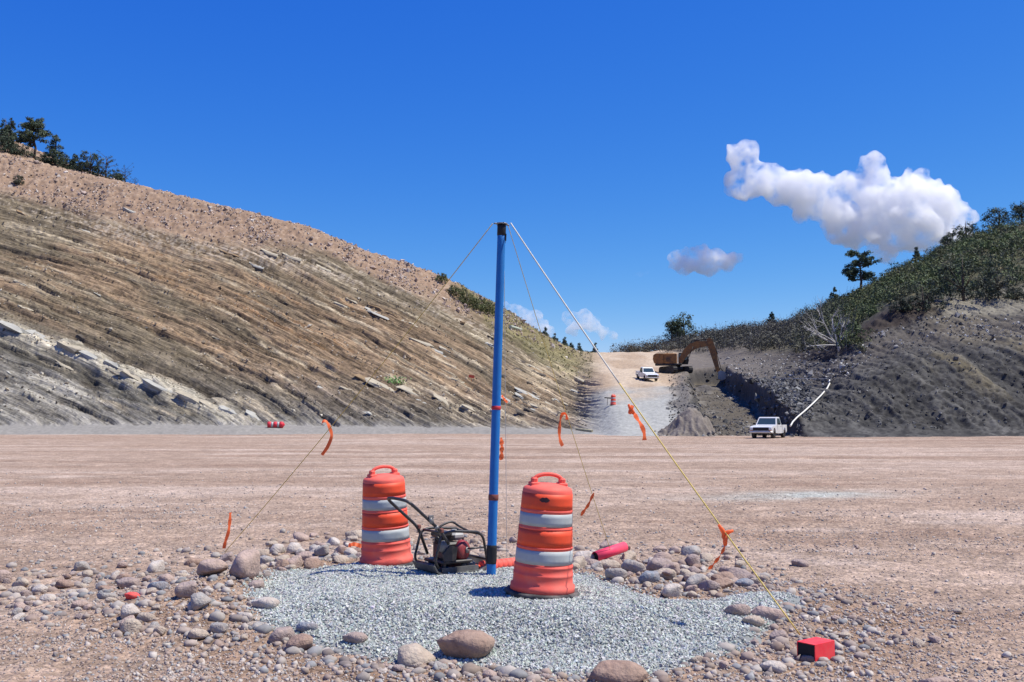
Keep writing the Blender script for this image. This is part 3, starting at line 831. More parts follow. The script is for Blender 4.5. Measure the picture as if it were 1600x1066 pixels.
# ---- fist-sized stones packed between the cobbles
n = 9000
cx_, cy_ = RNG.uniform(0, 1420, n), RNG.uniform(826, 1060, n)
dd_ = np.array([on_level(a, b, .06)[:2] for a, b in zip(cx_, cy_)])
wz = np.zeros(n)
for poly, *_r in ZONES[:5] + ZONES[6:]:
    wz = np.maximum(wz, sstep(-26, 8, poly_sd(cx_, cy_, np.array(poly, float))))
sdp = poly_sd(dd_[:, 0], dd_[:, 1], MOUND)
wz = np.maximum(wz, .5 * np.exp(-((sdp + .3) / .35) ** 2))
kp = (RNG.random(n) < wz * .34) & (sdp < -.03)
dd_ = dd_[kp]; nn_ = len(dd_)
fr_ = np.exp(RNG.normal(math.log(.034), .34, nn_)).clip(.016, .07)
V0, F0 = ICO2
sc_ = np.stack([np.ones(nn_), RNG.uniform(.65, 1, nn_), RNG.uniform(.5, .8, nn_)], -1)
jit = 1 + .17 * RNG.normal(size=(nn_, 1, 1)) * 0 + .16 * RNG.uniform(-1, 1, (nn_, len(V0), 1))
Vf = V0[None] * jit * sc_[:, None] * fr_[:, None, None]
an_ = RNG.uniform(0, 6.28, nn_); Rz = np.zeros((nn_, 3, 3)); Rz[:, 0, 0] = np.cos(an_); Rz[:, 0, 1] = -np.sin(an_); Rz[:, 1, 0] = np.sin(an_); Rz[:, 1, 1] = np.cos(an_); Rz[:, 2, 2] = 1
Vf = np.einsum('nij,nvj->nvi', Rz, Vf) + np.concatenate([dd_, (pad_z(dd_[:, 0], dd_[:, 1]) + fr_ * .12)[:, None]], 1)[:, None]
o = link('fist_stones', np_mesh('fist_stones', Vf.reshape(-1, 3), (F0[None] + (np.arange(nn_) * len(V0))[:, None, None]).reshape(-1, 3), M_STONE, True, np.repeat(stone_cols(nn_) * .80, len(V0), 0)))
tag(o, 'fist-sized stones packed between the cobbles around the gravel', 'stones', kind='stuff')

# =====================================================================================
#                                   DRUMS
# =====================================================================================
M_PINK = mat('faded_orange_plastic', (.86, .105, .072), .65, .10, 4, dirt=(.62, .24, .18), dirt_amt=.55, dirt_scale=2.5, spec=.35)
M_ORNG = mat('orange_reflective_sheet', (.82, .07, .015), .6, .10, 12, dirt=(.52, .07, .03), dirt_amt=.6, dirt_scale=5, spec=.5)
M_WHT = mat('white_reflective_sheet', (.40, .43, .42), .6, .08, 14, dirt=(.33, .32, .30), dirt_amt=.55, dirt_scale=4, spec=.5)
M_RUB = mat('black_rubber', (.03, .03, .032), .85, .3, 10, dirt=(.24, .21, .19), dirt_amt=.7, dirt_scale=6)
M_SCUFF = mat('black_scuff', (.06, .03, .03), .8, .3, 20)
def drum_r(z):
    return float(np.interp(z, [0, .05, .1, .5, .86, .90, .93, .95], [.272, .268, .255, .240, .218, .205, .14, .06]))
def make_drum(label, loc, rot, scuff=False, lie=False):
    t = thing('traffic_drum', label, 'traffic drum', loc, 0, None)
    t.rotation_euler = rot
    prof = [(.0, .03), (.272, .03)]
    z = .035
    steps = [.035, .06, .075, .10, .115, .175, .19, .20, .255, .26, .27]
    prof += [(.278, .035), (.276, .085), (.258, .10), (.256, .165), (.2585, .17), (.2585, .185), (.253, .19), (.251, .235), (.2545, .24), (.2545, .255), (.247, .26),
             (.240, .40), (.2435, .402), (.2435, .412), (.237, .415), (.231, .56), (.2345, .562), (.2345, .575), (.229, .58), (.224, .705), (.2265, .708), (.2265, .722), (.222, .726),
             (.2155, .865), (.214, .885), (.204, .905), (.165, .925), (.10, .94), (.0, .945)]
    MB().lathe(prof, 48).build('body', M_PINK, t)
    def band(z0, z1, m, name):
        def rr(z): return float(np.interp(z, [.26, .40, .415, .56, .58, .705, .726, .865], [.247, .240, .237, .231, .229, .224, .222, .2155])) + .0022
        q = MB(); q.lathe([(rr(z0) - .004, z0)] + [(rr(z), z) for z in np.linspace(z0, z1, 4)] + [(rr(z1) - .004, z1)], 48)
        return q.build(name, m, t)
    band(.272, .388, M_WHT, 'white_band'); band(.418, .557, M_ORNG, 'orange_band')
    band(.590, .696, M_WHT, 'white_band'); band(.730, .862, M_ORNG, 'orange_band')
    # handle: two lugs and an arched bar
    h = MB()
    for s in (-1, 1):
        h.box((s * .125, 0, .955), (.05, .075, .07), bev=.012)
        h.box((s * .125, 0, .935), (.075, .12, .03), bev=.008)
    pts = [(.125 * math.cos(a), 0, .965 + .055 * math.sin(a)) for a in np.linspace(0, math.pi, 13)]
    h.tube(pts, .017, 10)
    h.build('handle', M_PINK, t)
    b = MB()
    b.lathe([(.20, -.01), (.314, -.01), (.320, .005), (.320, .022), (.312, .032), (.280, .036), (.27, .02)], 48)
    b.build('base_ring', M_RUB, t)
    if scuff:
        s = MB()
        A, B = [], []
        for i, a in enumerate(np.linspace(-2.15, -1.75, 9)):
            w = [0, .012, .02, .02, .018, .024, .02, .012, 0][i]
            for lst, zz in ((A, .815 + w), (B, .812 - w * .8)):
                r = drum_r(zz) + .0035
                r = float(np.interp(zz, [.726, .865], [.2245, .218])) + .001
                lst.append((r * math.cos(a), r * math.sin(a), zz))
        s.quadstrip(A, B); s.build('scuff_mark', M_SCUFF, t)
    return t
pL = at(604, 880, 10.62); pR = at(847, 926, 8.78)
zL = float(mound_z(np.array([pL.x]), np.array([pL.y]))[0][0]); zR = float(mound_z(np.array([pR.x]), np.array([pR.y]))[0][0])
make_drum('orange and white traffic drum beside the plate compactor, tilted left', (pL.x, pL.y, zL + .002), (.02, -.055, .5))
make_drum('larger-looking orange and white traffic drum right of the blue pole, black scuff near its top', (pR.x, pR.y, zR + .002), (.03, .05, .25), True)
#@@NEXT
# =====================================================================================
#                                   PLATE COMPACTOR
# =====================================================================================
M_BLK = mat('black_painted_steel', (.018, .018, .02), .45, .3, 12, dirt=(.16, .13, .11), dirt_amt=.45, dirt_scale=9, spec=.5)
M_RED = mat('red_engine_shroud', (.28, .02, .025), .45, .15, 9, dirt=(.2, .12, .1), dirt_amt=.5, dirt_scale=8, spec=.5)
M_ALU = mat('grey_cast_metal', (.26, .26, .25), .5, .2, 14, metal=.4, dirt=(.2, .18, .16), dirt_amt=.6, dirt_scale=9)
M_TANK = mat('off_white_tank', (.40, .40, .38), .5, .1, 8, dirt=(.3, .26, .22), dirt_amt=.5)
M_PLATE = mat('worn_steel_plate', (.09, .088, .085), .6, .3, 8, metal=.2, dirt=(.30, .29, .27), dirt_amt=.6, dirt_scale=6)
cp_ = at(703, 880, 10.15)
zc0 = surf(cp_.x, cp_.y)
comp = thing('plate_compactor', 'black plate compactor with red engine and long loop handle beside the left drum', 'compactor', (cp_.x, cp_.y, zc0 + .006), math.atan2(.575, .818))
# local x forward, y left (away from the camera side), z up ; near side is y negative
def bent(pts, r, n=8, rad=.05):
    pts = [Vector(p) for p in pts]; out = [pts[0]]
    for a, b, c in zip(pts, pts[1:], pts[2:]):
        u, w = (a - b), (c - b); d = min(rad, u.length * .45, w.length * .45)
        p, q = b + u.normalized() * d, b + w.normalized() * d
        for t in (0, .25, .5, .75, 1):
            out.append(p * (1 - t) ** 2 + b * 2 * t * (1 - t) + q * t * t)
    out.append(pts[-1])
    return out
q = MB(); q.tube(bent([(-.13, .22, .16), (-.24, .22, .43), (-.60, .22, .735), (-.63, 0, .75), (-.60, -.22, .735), (-.24, -.22, .43), (-.15, -.22, .30)][::1], .0155, rad=.08), .0155, 10)
hnd = q.build('handle', M_BLK, comp)
q = MB()
q.tube([(-.34, -.222, .515), (-.37, -.225, .565)], .024, 8); q.tube([(-.28, -.222, .46), (-.30, -.222, .48)], .022, 8)
q.box((-.36, -.235, .575), (.05, .02, .03))
q.build('throttle_lever', M_ALU, hnd)
q = MB(); q.box((-.235, .22, .435), (.035, .05, .04), bev=.006); q.box((-.235, -.22, .435), (.035, .05, .04), bev=.006)
q.build('hinge', mat('rusty_hinge', (.22, .08, .06), .8, .3, 20), hnd)
q = MB()                                                        # base plate with upturned ends
prof = [(-.31, .10), (-.27, .03), (-.22, .004), (.24, .004), (.30, .035), (.345, .105), (.335, .112), (.29, .05), (.24, .022), (-.21, .022), (-.262, .045), (-.298, .105)]
q.prism(prof, -.215, .215)
base = q.build('base_plate', M_PLATE, comp)
q = MB(); q.box((0, -.19, .045), (.42, .02, .05)); q.box((0, .19, .045), (.42, .02, .05)); q.box((.14, 0, .06), (.16, .30, .08), bev=.02)
q.build('exciter', M_PLATE, base)
q = MB()
for s in (-1, 1):
    y = s * .2
    q.tube(bent([(-.25, y, .07), (-.29, y, .14), (-.22, y, .39), (-.12, y, .42), (.20, y, .395), (.265, y, .34), (.315, y, .09)], .013, rad=.06), .0135, 8)
q.tube([(-.19, -.2, .405), (-.19, .2, .405)], .0125, 8); q.tube([(.24, -.2, .37), (.24, .2, .37)], .0125, 8)
q.tube([(.31, -.2, .12), (.31, .2, .12)], .0125, 8); q.tube([(-.27, -.2, .10), (-.27, .2, .10)], .0125, 8)
q.tube([(.08, -.2, .24), (.285, -.2, .235)], .009, 8)
q.build('roll_cage', M_BLK, comp)
q = MB(); q.tube(bent([(-.17, 0, .41), (-.10, 0, .46), (.02, 0, .495), (.10, 0, .44), (.21, 0, .385)], .011, rad=.05), .0115, 8)
q.build('lifting_bar', M_BLK, comp)
q = MB(); q.box((-.02, 0, .115), (.36, .36, .03), bev=.01)
for sx in (-1, 1):
    for sy in (-1, 1): q.lathe([(.022, .02), (.028, .05), (.022, .10)], 12, None, (sx * .13 - .02, sy * .13, 0))
q.build('engine_deck', M_BLK, comp)
eng = MB()
eng.box((-.03, .02, .21), (.20, .22, .17), bev=.02); eng.box((-.06, .03, .32), (.13, .13, .09), bev=.015)
for k in range(6): eng.box((-.06, .03, .285 + k * .014), (.165, .165, .005))
eng.lathe([(.0, -.01), (.03, -.01), (.03, .04), (.02, .05), (0, .05)], 12, axis_to((0, -1, 0)), (-.03, -.10, .2))
engine = eng.build('engine', M_BLK, comp)
q = MB(); q.lathe([(0, 0), (.085, 0), (.1, .012), (.1, .05), (.085, .075), (.04, .085), (0, .085)], 24, axis_to((.45, -.9, .05)), (.055, -.085, .215))
q.box((.06, -.02, .16), (.12, .16, .08), bev=.02)
q.build('recoil_cover', M_RED, engine)
q = MB(); q.lathe([(0, 0), (.03, 0), (.03, .012), (.0, .014)], 14, axis_to((.45, -.9, .05)), (.094, -.165, .22)); q.box((.10, -.13, .30), (.03, .01, .02))
q.build('starter_grip', M_ALU, engine)
q = MB(); q.box((.075, .05, .345), (.15, .20, .085), bev=.03); q.lathe([(0, .04), (.028, .04), (.028, .06), (0, .062)], 12, None, (.075, .05, .345))
q.build('fuel_tank', M_TANK, engine)
q = MB(); q.lathe([(0, 0), (.05, 0), (.058, .015), (.058, .07), (.05, .085), (0, .085)], 20, axis_to((-.5, -.85, 0)), (-.125, -.08, .265))
q.build('air_filter', M_ALU, engine)
q = MB(); q.box((-.10, .0, .375), (.17, .16, .05), bev=.015); q.tube([(-.16, -.02, .36), (-.20, -.1, .34)], .016, 8)
q.build('muffler', M_BLK, engine)
q = MB(); q.prism([(-.18, .13), (-.05, .13), (-.03, .26), (-.12, .28), (-.19, .2)], -.195, -.165)
q.build('belt_guard', M_BLK, comp)

# =====================================================================================
#                                   BLUE POLE, ROPES, RIBBONS
# =====================================================================================
M_BLUE = mat('blue_pole_paint', (.006, .15, .46), .55, .14, 5, dirt=(.03, .20, .48), dirt_amt=.5, dirt_scale=7, spec=.45)
M_TAPE = mat('black_tape', (.014, .014, .016), .6, .3, 15, spec=.4)
M_RUST = mat('rusty_clamp', (.20, .06, .045), .8, .3, 16)
pb = at(767, 896, 9.86); ptop = at(784, 351, 9.90)
pb.z = surf(pb.x, pb.y) - .05
ax = (ptop - pb); plen = ax.length; axn = ax.normalized()
pole = thing('survey_pole', 'tall slender blue pole guyed with ropes, standing in the gravel', 'pole', pb)
pole.rotation_mode = 'QUATERNION'; pole.rotation_quaternion = axn.to_track_quat('Z', 'Y')
def zp(py): return plen * (896 - py) / (896 - 351) + .02
R0, R1 = .046, .040
def pr(z): return R0 + (R1 - R0) * z / plen
q = MB(); q.lathe([(pr(z), z) for z in np.linspace(0, plen - .02, 24)] + [(0, plen - .02)], 24); q.build('shaft', M_BLUE, pole)
q = MB(); q.lathe([(pr(zp(874)) , zp(874)), (pr(zp(874)) + .004, zp(873))] + [(pr(zp(y)) + .004 + .0015 * (i % 2), zp(y)) for i, y in enumerate(range(872, 847, -3))] + [(pr(zp(847)), zp(846))], 24); q.build('black_tape_band', M_TAPE, pole)
q = MB(); q.lathe([(pr(zp(372)), zp(372)), (pr(zp(371)) + .004, zp(371)), (pr(plen) + .004, plen - .04), (pr(plen) + .003, plen), (0, plen + .002)], 24)
for a_, l_ in ((-1.2, .09), (-.5, .05), (-2.2, .07), (-1.8, .03)):
    q.box((pr(plen) * math.cos(a_) * 1.06, pr(plen) * math.sin(a_) * 1.06, zp(372) - l_ / 2 + .02), (.016, .016, l_), Matrix.Rotation(a_, 3, 'Z'))
q.build('top_wrap', M_TAPE, pole)
q = MB(); q.lathe([(.03, plen), (.058, plen + .002), (.058, plen + .012), (.02, plen + .018), (0, plen + .018)], 16)
for a_ in (3.0, .15, 1.6, -1.4):
    q.tube([(.04 * math.cos(a_), .04 * math.sin(a_), plen + .006), (.085 * math.cos(a_), .085 * math.sin(a_), plen + .002)], .008, 6)
q.build('guy_cap', mat('weathered_steel', (.25, .24, .23), .6, .2, 20, metal=.5), pole)
q = MB(); q.lathe([(pr(zp(776)) + .001, zp(779)), (pr(zp(776)) + .005, zp(778)), (pr(zp(776)) + .005, zp(771)), (pr(zp(776)) + .001, zp(770))], 20)
q.box((.055, -.02, zp(772)), (.03, .04, .10), bev=.006); q.tube([(.05, -.02, zp(768)), (.095, -.02, zp(766))], .009, 6)
q.build('clamp', M_RUST, pole)
q = MB(); q.lathe([(pr(zp(640)), zp(642)), (pr(zp(640)) + .004, zp(641)), (pr(zp(640)) + .004, zp(637)), (pr(zp(640)), zp(636))], 20)
q.box((.06, -.015, zp(640)), (.05, .02, .02)); q.build('red_tie', mat('red_tie_tape', (.55, .03, .04), .6, .1, 10), pole)

M_ROPE_Y = mat('yellow_rope', (.62, .47, .13), .85, .2, 60, bump=.5, bump_scale=200, bump_dist=.004)
M_ROPE_W = mat('pale_rope', (.60, .58, .50), .85, .2, 60)
M_RIB = mat('orange_flagging_tape', (1.0, .25, .09), .5, .12, 6, spec=.3)
M_RIB.node_tree.nodes['Principled BSDF'].inputs['Subsurface Weight'].default_value = 0.0
_nt = M_RIB.node_tree; _tr = _nt.nodes.new('ShaderNodeBsdfTranslucent'); _tr.inputs['Color'].default_value = (1.0, .36, .13, 1)
_mx = _nt.nodes.new('ShaderNodeMixShader'); _mx.inputs[0].default_value = .45
_nt.links.new(_nt.nodes['Principled BSDF'].outputs[0], _mx.inputs[1]); _nt.links.new(_tr.outputs[0], _mx.inputs[2]); _nt.links.new(_mx.outputs[0], _nt.nodes['Material Output'].inputs['Surface'])
def rope_pts(a, b, sag=.03, n=20):
    a, b = Vector(a), Vector(b); out = []
    for t in np.linspace(0, 1, n):
        p = a.lerp(b, t); p.z -= sag * 4 * t * (1 - t); out.append(p)
    return out
def rope(label, a, b, r, m, sag=.03, parts=None):
    pts = rope_pts(a, b, sag, 24)
    o = MB().tube(pts, r, 6).build('guy_rope', m)
    tag(o, label, 'rope', 'guy ropes of the blue pole')
    return pts
top = ptop + Vector((0, 0, .01))
aA = at(1250, 992, 7.52); aA.z = max(aA.z, .08)
aB = at(352, 856, 13.2); aB.z = surf(aB.x, aB.y) + .01
aC = at(957, 868, 12.35); aC.z = surf(aC.x, aC.y) + .06
aD = at(792, 884, 10.9); aD.z = surf(aD.x, aD.y) + .06
def at_on(pts, px):
    """point of the rope nearest a photo column"""
    best = None
    for p, q2 in zip(pts, pts[1:]):
        for t in np.linspace(0, 1, 12):
            w = p.lerp(q2, t); x, _ = project(np.array(w)); e = abs(x - px)
            if best is None or e < best[0]: best = (e, w)
    return best[1]
ptsA = rope_pts(top + Vector((.09, -.02, 0)), aA, .05, 30)
oA = MB().tube(ptsA[:14], .0095, 6).build('guy_rope', M_ROPE_W); tag(oA, 'thick upper length, painted sunlit pale, of the right guy rope against the sky', 'rope', 'guy ropes of the blue pole')
rA = thing('guy_rope', 'yellow guy rope running from the pole down right to the orange box tube', 'rope', (0, 0, 0), 0, 'guy ropes of the blue pole')
bpy.data.objects.remove(oA)
MB().tube(ptsA[:14], .0068, 6).build('upper_rope', M_ROPE_W, rA); MB().tube(ptsA[13:], .0055, 6).build('lower_rope', M_ROPE_Y, rA)  # same rope: upper length coloured paler to paint the sunlight on it
ptsB = rope('thin yellow guy rope running from the pole down to the left', top + Vector((-.09, 0, 0)), aB, .0042, M_ROPE_Y, .06)
ptsC = rope('thin guy rope running from the pole to the pink pipe behind', top + Vector((.06, .05, 0)), aC, .0036, M_ROPE_Y, .04)
ptsD = rope('thin guy rope dropping steeply behind the pole', top + Vector((.02, .085, 0)), aD, .0032, M_ROPE_W, .02)
def ribbon(label, pts, w, twist=(0, 0), knot=None):
    """flagging tape: a thin folded strip hanging from a rope"""
    pts = [Vector(p) for p in pts]; w *= .72
    n = 30; path = []
    m_ = len(pts)
    for i in range(n):                        # Catmull-Rom
        t = i / (n - 1) * (m_ - 1); k = min(int(t), m_ - 2); f = t - k
        p0, p1, p2, p3 = pts[max(k - 1, 0)], pts[k], pts[k + 1], pts[min(k + 2, m_ - 1)]
        path.append(.5 * ((2 * p1) + (p2 - p0) * f + (2 * p0 - 5 * p1 + 4 * p2 - p3) * f * f + (3 * p1 - p0 - 3 * p2 + p3) * f ** 3))
    A, B, A2, B2 = [], [], [], []
    for i, p in enumerate(path):
        d = (path[min(i + 1, n - 1)] - path[max(i - 1, 0)]).normalized()
        s = d.cross(Vector((0, 1, 0)));  s = s.normalized() if s.length > .05 else Vector((1, 0, 0))
        nn = d.cross(s)
        a = -1.05 + .6 * twist[0] + .6 * (twist[1] - twist[0]) * i / (n - 1) + .34 * math.sin(i * .7 + len(label)) + .08 * math.sin(i * 2.3)
        e = (s * math.cos(a) + nn * math.sin(a)) * w / 2
        th = d.cross(e).normalized() * .0008
        A.append(p - e + th); B.append(p + e + th); A2.append(p - e - th); B2.append(p + e - th)
    q = MB(); q.quadstrip(A, B); q.quadstrip(B2, A2); q.quadstrip(A2, A); q.quadstrip(B, B2)
    if knot:
        t = thing('flagging_ribbon', label, 'ribbon', (0, 0, 0), 0, 'flagging ribbons on the ropes')
        q.build('tail', M_RIB, t); k = MB()
        for pp in knot: k.tube([Vector(x) for x in pp], [.010, .019, .016, .009][:len(pp)], 6)
        k.build('knot', M_RIB, t); return t
    o = q.build('flagging_ribbon', M_RIB)
    return tag(o, label, 'ribbon', 'flagging ribbons on the ropes')
def rib_at(pts, px_on, pix, label, w, twist=(0, 0), knot=None):
    p0 = at_on(pts, px_on)
    P = [at(x, y, p0.y + .01 * i) for i, (x, y) in enumerate(pix)]
    return ribbon(label, P, w, twist, [[at(x, y, p0.y - .02 + .012 * j) for j, (x, y) in enumerate(k)] for k in knot] if knot else None)
rib_at(ptsA, 987, [(986, 634), (988, 641), (993, 650), (1000, 661), (1006, 674), (1007, 688)], 'long orange ribbon on the right rope above the grey road', .058, (.1, 1.0), [[(982, 632), (986, 640), (990, 646)], [(989, 634), (985, 643), (984, 646)]])
rib_at(ptsA, 1130, [(1133, 850), (1129, 862), (1121, 874), (1113, 884), (1107, 890)], 'orange ribbon knotted low on the right rope near the cobbles', .05, (.1, .5), [[(1123, 820), (1129, 829), (1133, 838), (1130, 843)], [(1146, 829), (1137, 832), (1130, 834), (1129, 840)], [(1136, 836), (1133, 846), (1133, 852)]])
rib_at(ptsB, 508, [(502, 664), (506, 658), (511, 660), (516, 671), (518, 682), (512, 698), (503, 711)], 'curled orange ribbon high on the left rope', .055, (.0, 1.3))
rib_at(ptsB, 360, [(360, 801), (359, 815), (357, 831), (352, 847), (350, 857)], 'orange ribbon hanging at the low end of the left rope', .06, (.1, .8))
rib_at(ptsC, 880, [(886, 656), (884, 647), (878, 648), (875, 660), (874, 675), (875, 687), (879, 697)], 'curled orange ribbon on the thin rope above the right drum', .055, (.1, .9))
rib_at(ptsC, 922, [(928, 770), (924, 779), (918, 791), (912, 799), (908, 806)], 'short orange ribbon just right of the right drum', .055, (.3, .9))
rib_at(ptsD, 783, [(783, 684), (784, 695), (784, 706), (783, 719)], 'short orange ribbon peeking out behind the pole', .07, (.2, .5))
rib_at(ptsD, 786, [(784, 618), (788, 624), (793, 629)], 'tiny red ribbon behind the pole above the red tie', .04, (.2, .9))

pr_ = at(556, 836, 12.6)
ribbon('small orange ribbon lying on the cobbles behind the left drum', [(pr_.x - .09, pr_.y, .17), (pr_.x - .02, pr_.y, .19), (pr_.x + .08, pr_.y + .01, .16)], .07, (.6, 1.2))

# ---- anchors and pipes
M_ANCH = mat('fluorescent_red_paint', (.88, .045, .06), .6, .14, 8, dirt=(.45, .16, .13), dirt_amt=.4, dirt_scale=9, spec=.3)
M_HOLE_SHADE = mat('painted_tube_shade', (.012, .012, .014), .8, .2, 10)  # near-black stands in for the shade inside open tubes
ab = at(1275, 1020, 7.42); ab.z = surf(ab.x, ab.y)
box = thing('box_tube', 'short fluorescent red square tube lying at the end of the yellow rope', 'tube', (ab.x, ab.y, ab.z - .004), math.radians(38))
q = MB(); W, H, L, T = .155, .125, .235, .006
for c_, d_ in (((0, 0, T / 2), (L, W, T)), ((0, 0, H - T / 2), (L, W, T)), ((0, W / 2 - T / 2, H / 2), (L, T, H - 2 * T)), ((0, -W / 2 + T / 2, H / 2), (L, T, H - 2 * T))): q.box(c_, d_)
q.build('tube_wall', M_ANCH, box)
q = MB(); q.box((-.012, 0, H / 2), (L - .03, W - 2 * T - .004, H - 2 * T - .004)); q.build('inside_shade_fill', M_HOLE_SHADE, box)  # near-black block fills the tube as painted shade of its hollow
def pipe(label, a, b, r, m, name='pipe', open_end=True):
    a, b = Vector(a), Vector(b); d = b - a
    t = thing(name, label, 'pipe', a)
    L_ = d.length
    M3 = axis_to(d)
    q = MB(); q.lathe([(r * .9, 0), (r, 0), (r, L_), (r * .9, L_)], 20, M3); q.lathe([(r * .9, L_), (r * .9, 0)], 20, M3)
    q.build('pipe_wall', m, t)
    q = MB(); q.lathe([(0, .02), (r * .89, .02)], 16, M3); q.lathe([(0, L_ - .02), (r * .89, L_ - .02)], 16, M3); q.build('inside_shade_fill', M_HOLE_SHADE, t)  # near-black discs at both ends, painted shade of the bore
    return t
p1, p2 = at(930, 873, 12.2), at(976, 862, 12.5)
zz = surf(p1.x, p1.y)
pipe('bright pink pipe lying on the cobbles behind the right drum', (p1.x, p1.y, zz + .10), (p2.x, p2.y, zz + .18), .062, mat('fluorescent_pink_paint', (.88, .05, .12), .6, .12, 8, dirt=(.5, .2, .18), dirt_amt=.4))
# ribbed delineator post lying behind the pole
pd0, pd1 = at(738, 889, 10.15), at(812, 886, 10.5)
z0 = surf(pd0.x, pd0.y); pd0.z = z0 + .035; pd1.z = surf(pd1.x, pd1.y) + .055
dl = thing('delineator_post', 'orange ribbed delineator post lying on its side behind the pole', 'post', pd0)
d = pd1 - pd0; L_ = d.length; M3 = axis_to(d)
q = MB(); q.lathe([(0, 0), (.022, 0), (.03, .01), (.03, .05), (.022, .09), (.018, .1)], 16, M3); q.build('top_knob', M_ORNG, dl)
q = MB(); q.lathe([(.0, .098), (.045, .1), (.062, .11), (.062, .135), (.045, .15), (.036, .155)], 18, M3); q.build('flange', M_PINK, dl)
prof = [(.05, .152)]
for k in range(7):
    z_ = .16 + k * (L_ - .17) / 7; w_ = (L_ - .17) / 7
    prof += [(.060, z_ + .1 * w_), (.060, z_ + .7 * w_), (.054, z_ + .8 * w_), (.054, z_ + .98 * w_)]
prof += [(.05, L_), (0, L_)]
q = MB(); q.lathe(prof, 20, M3); q.build('ribbed_tube', M_PINK, dl)

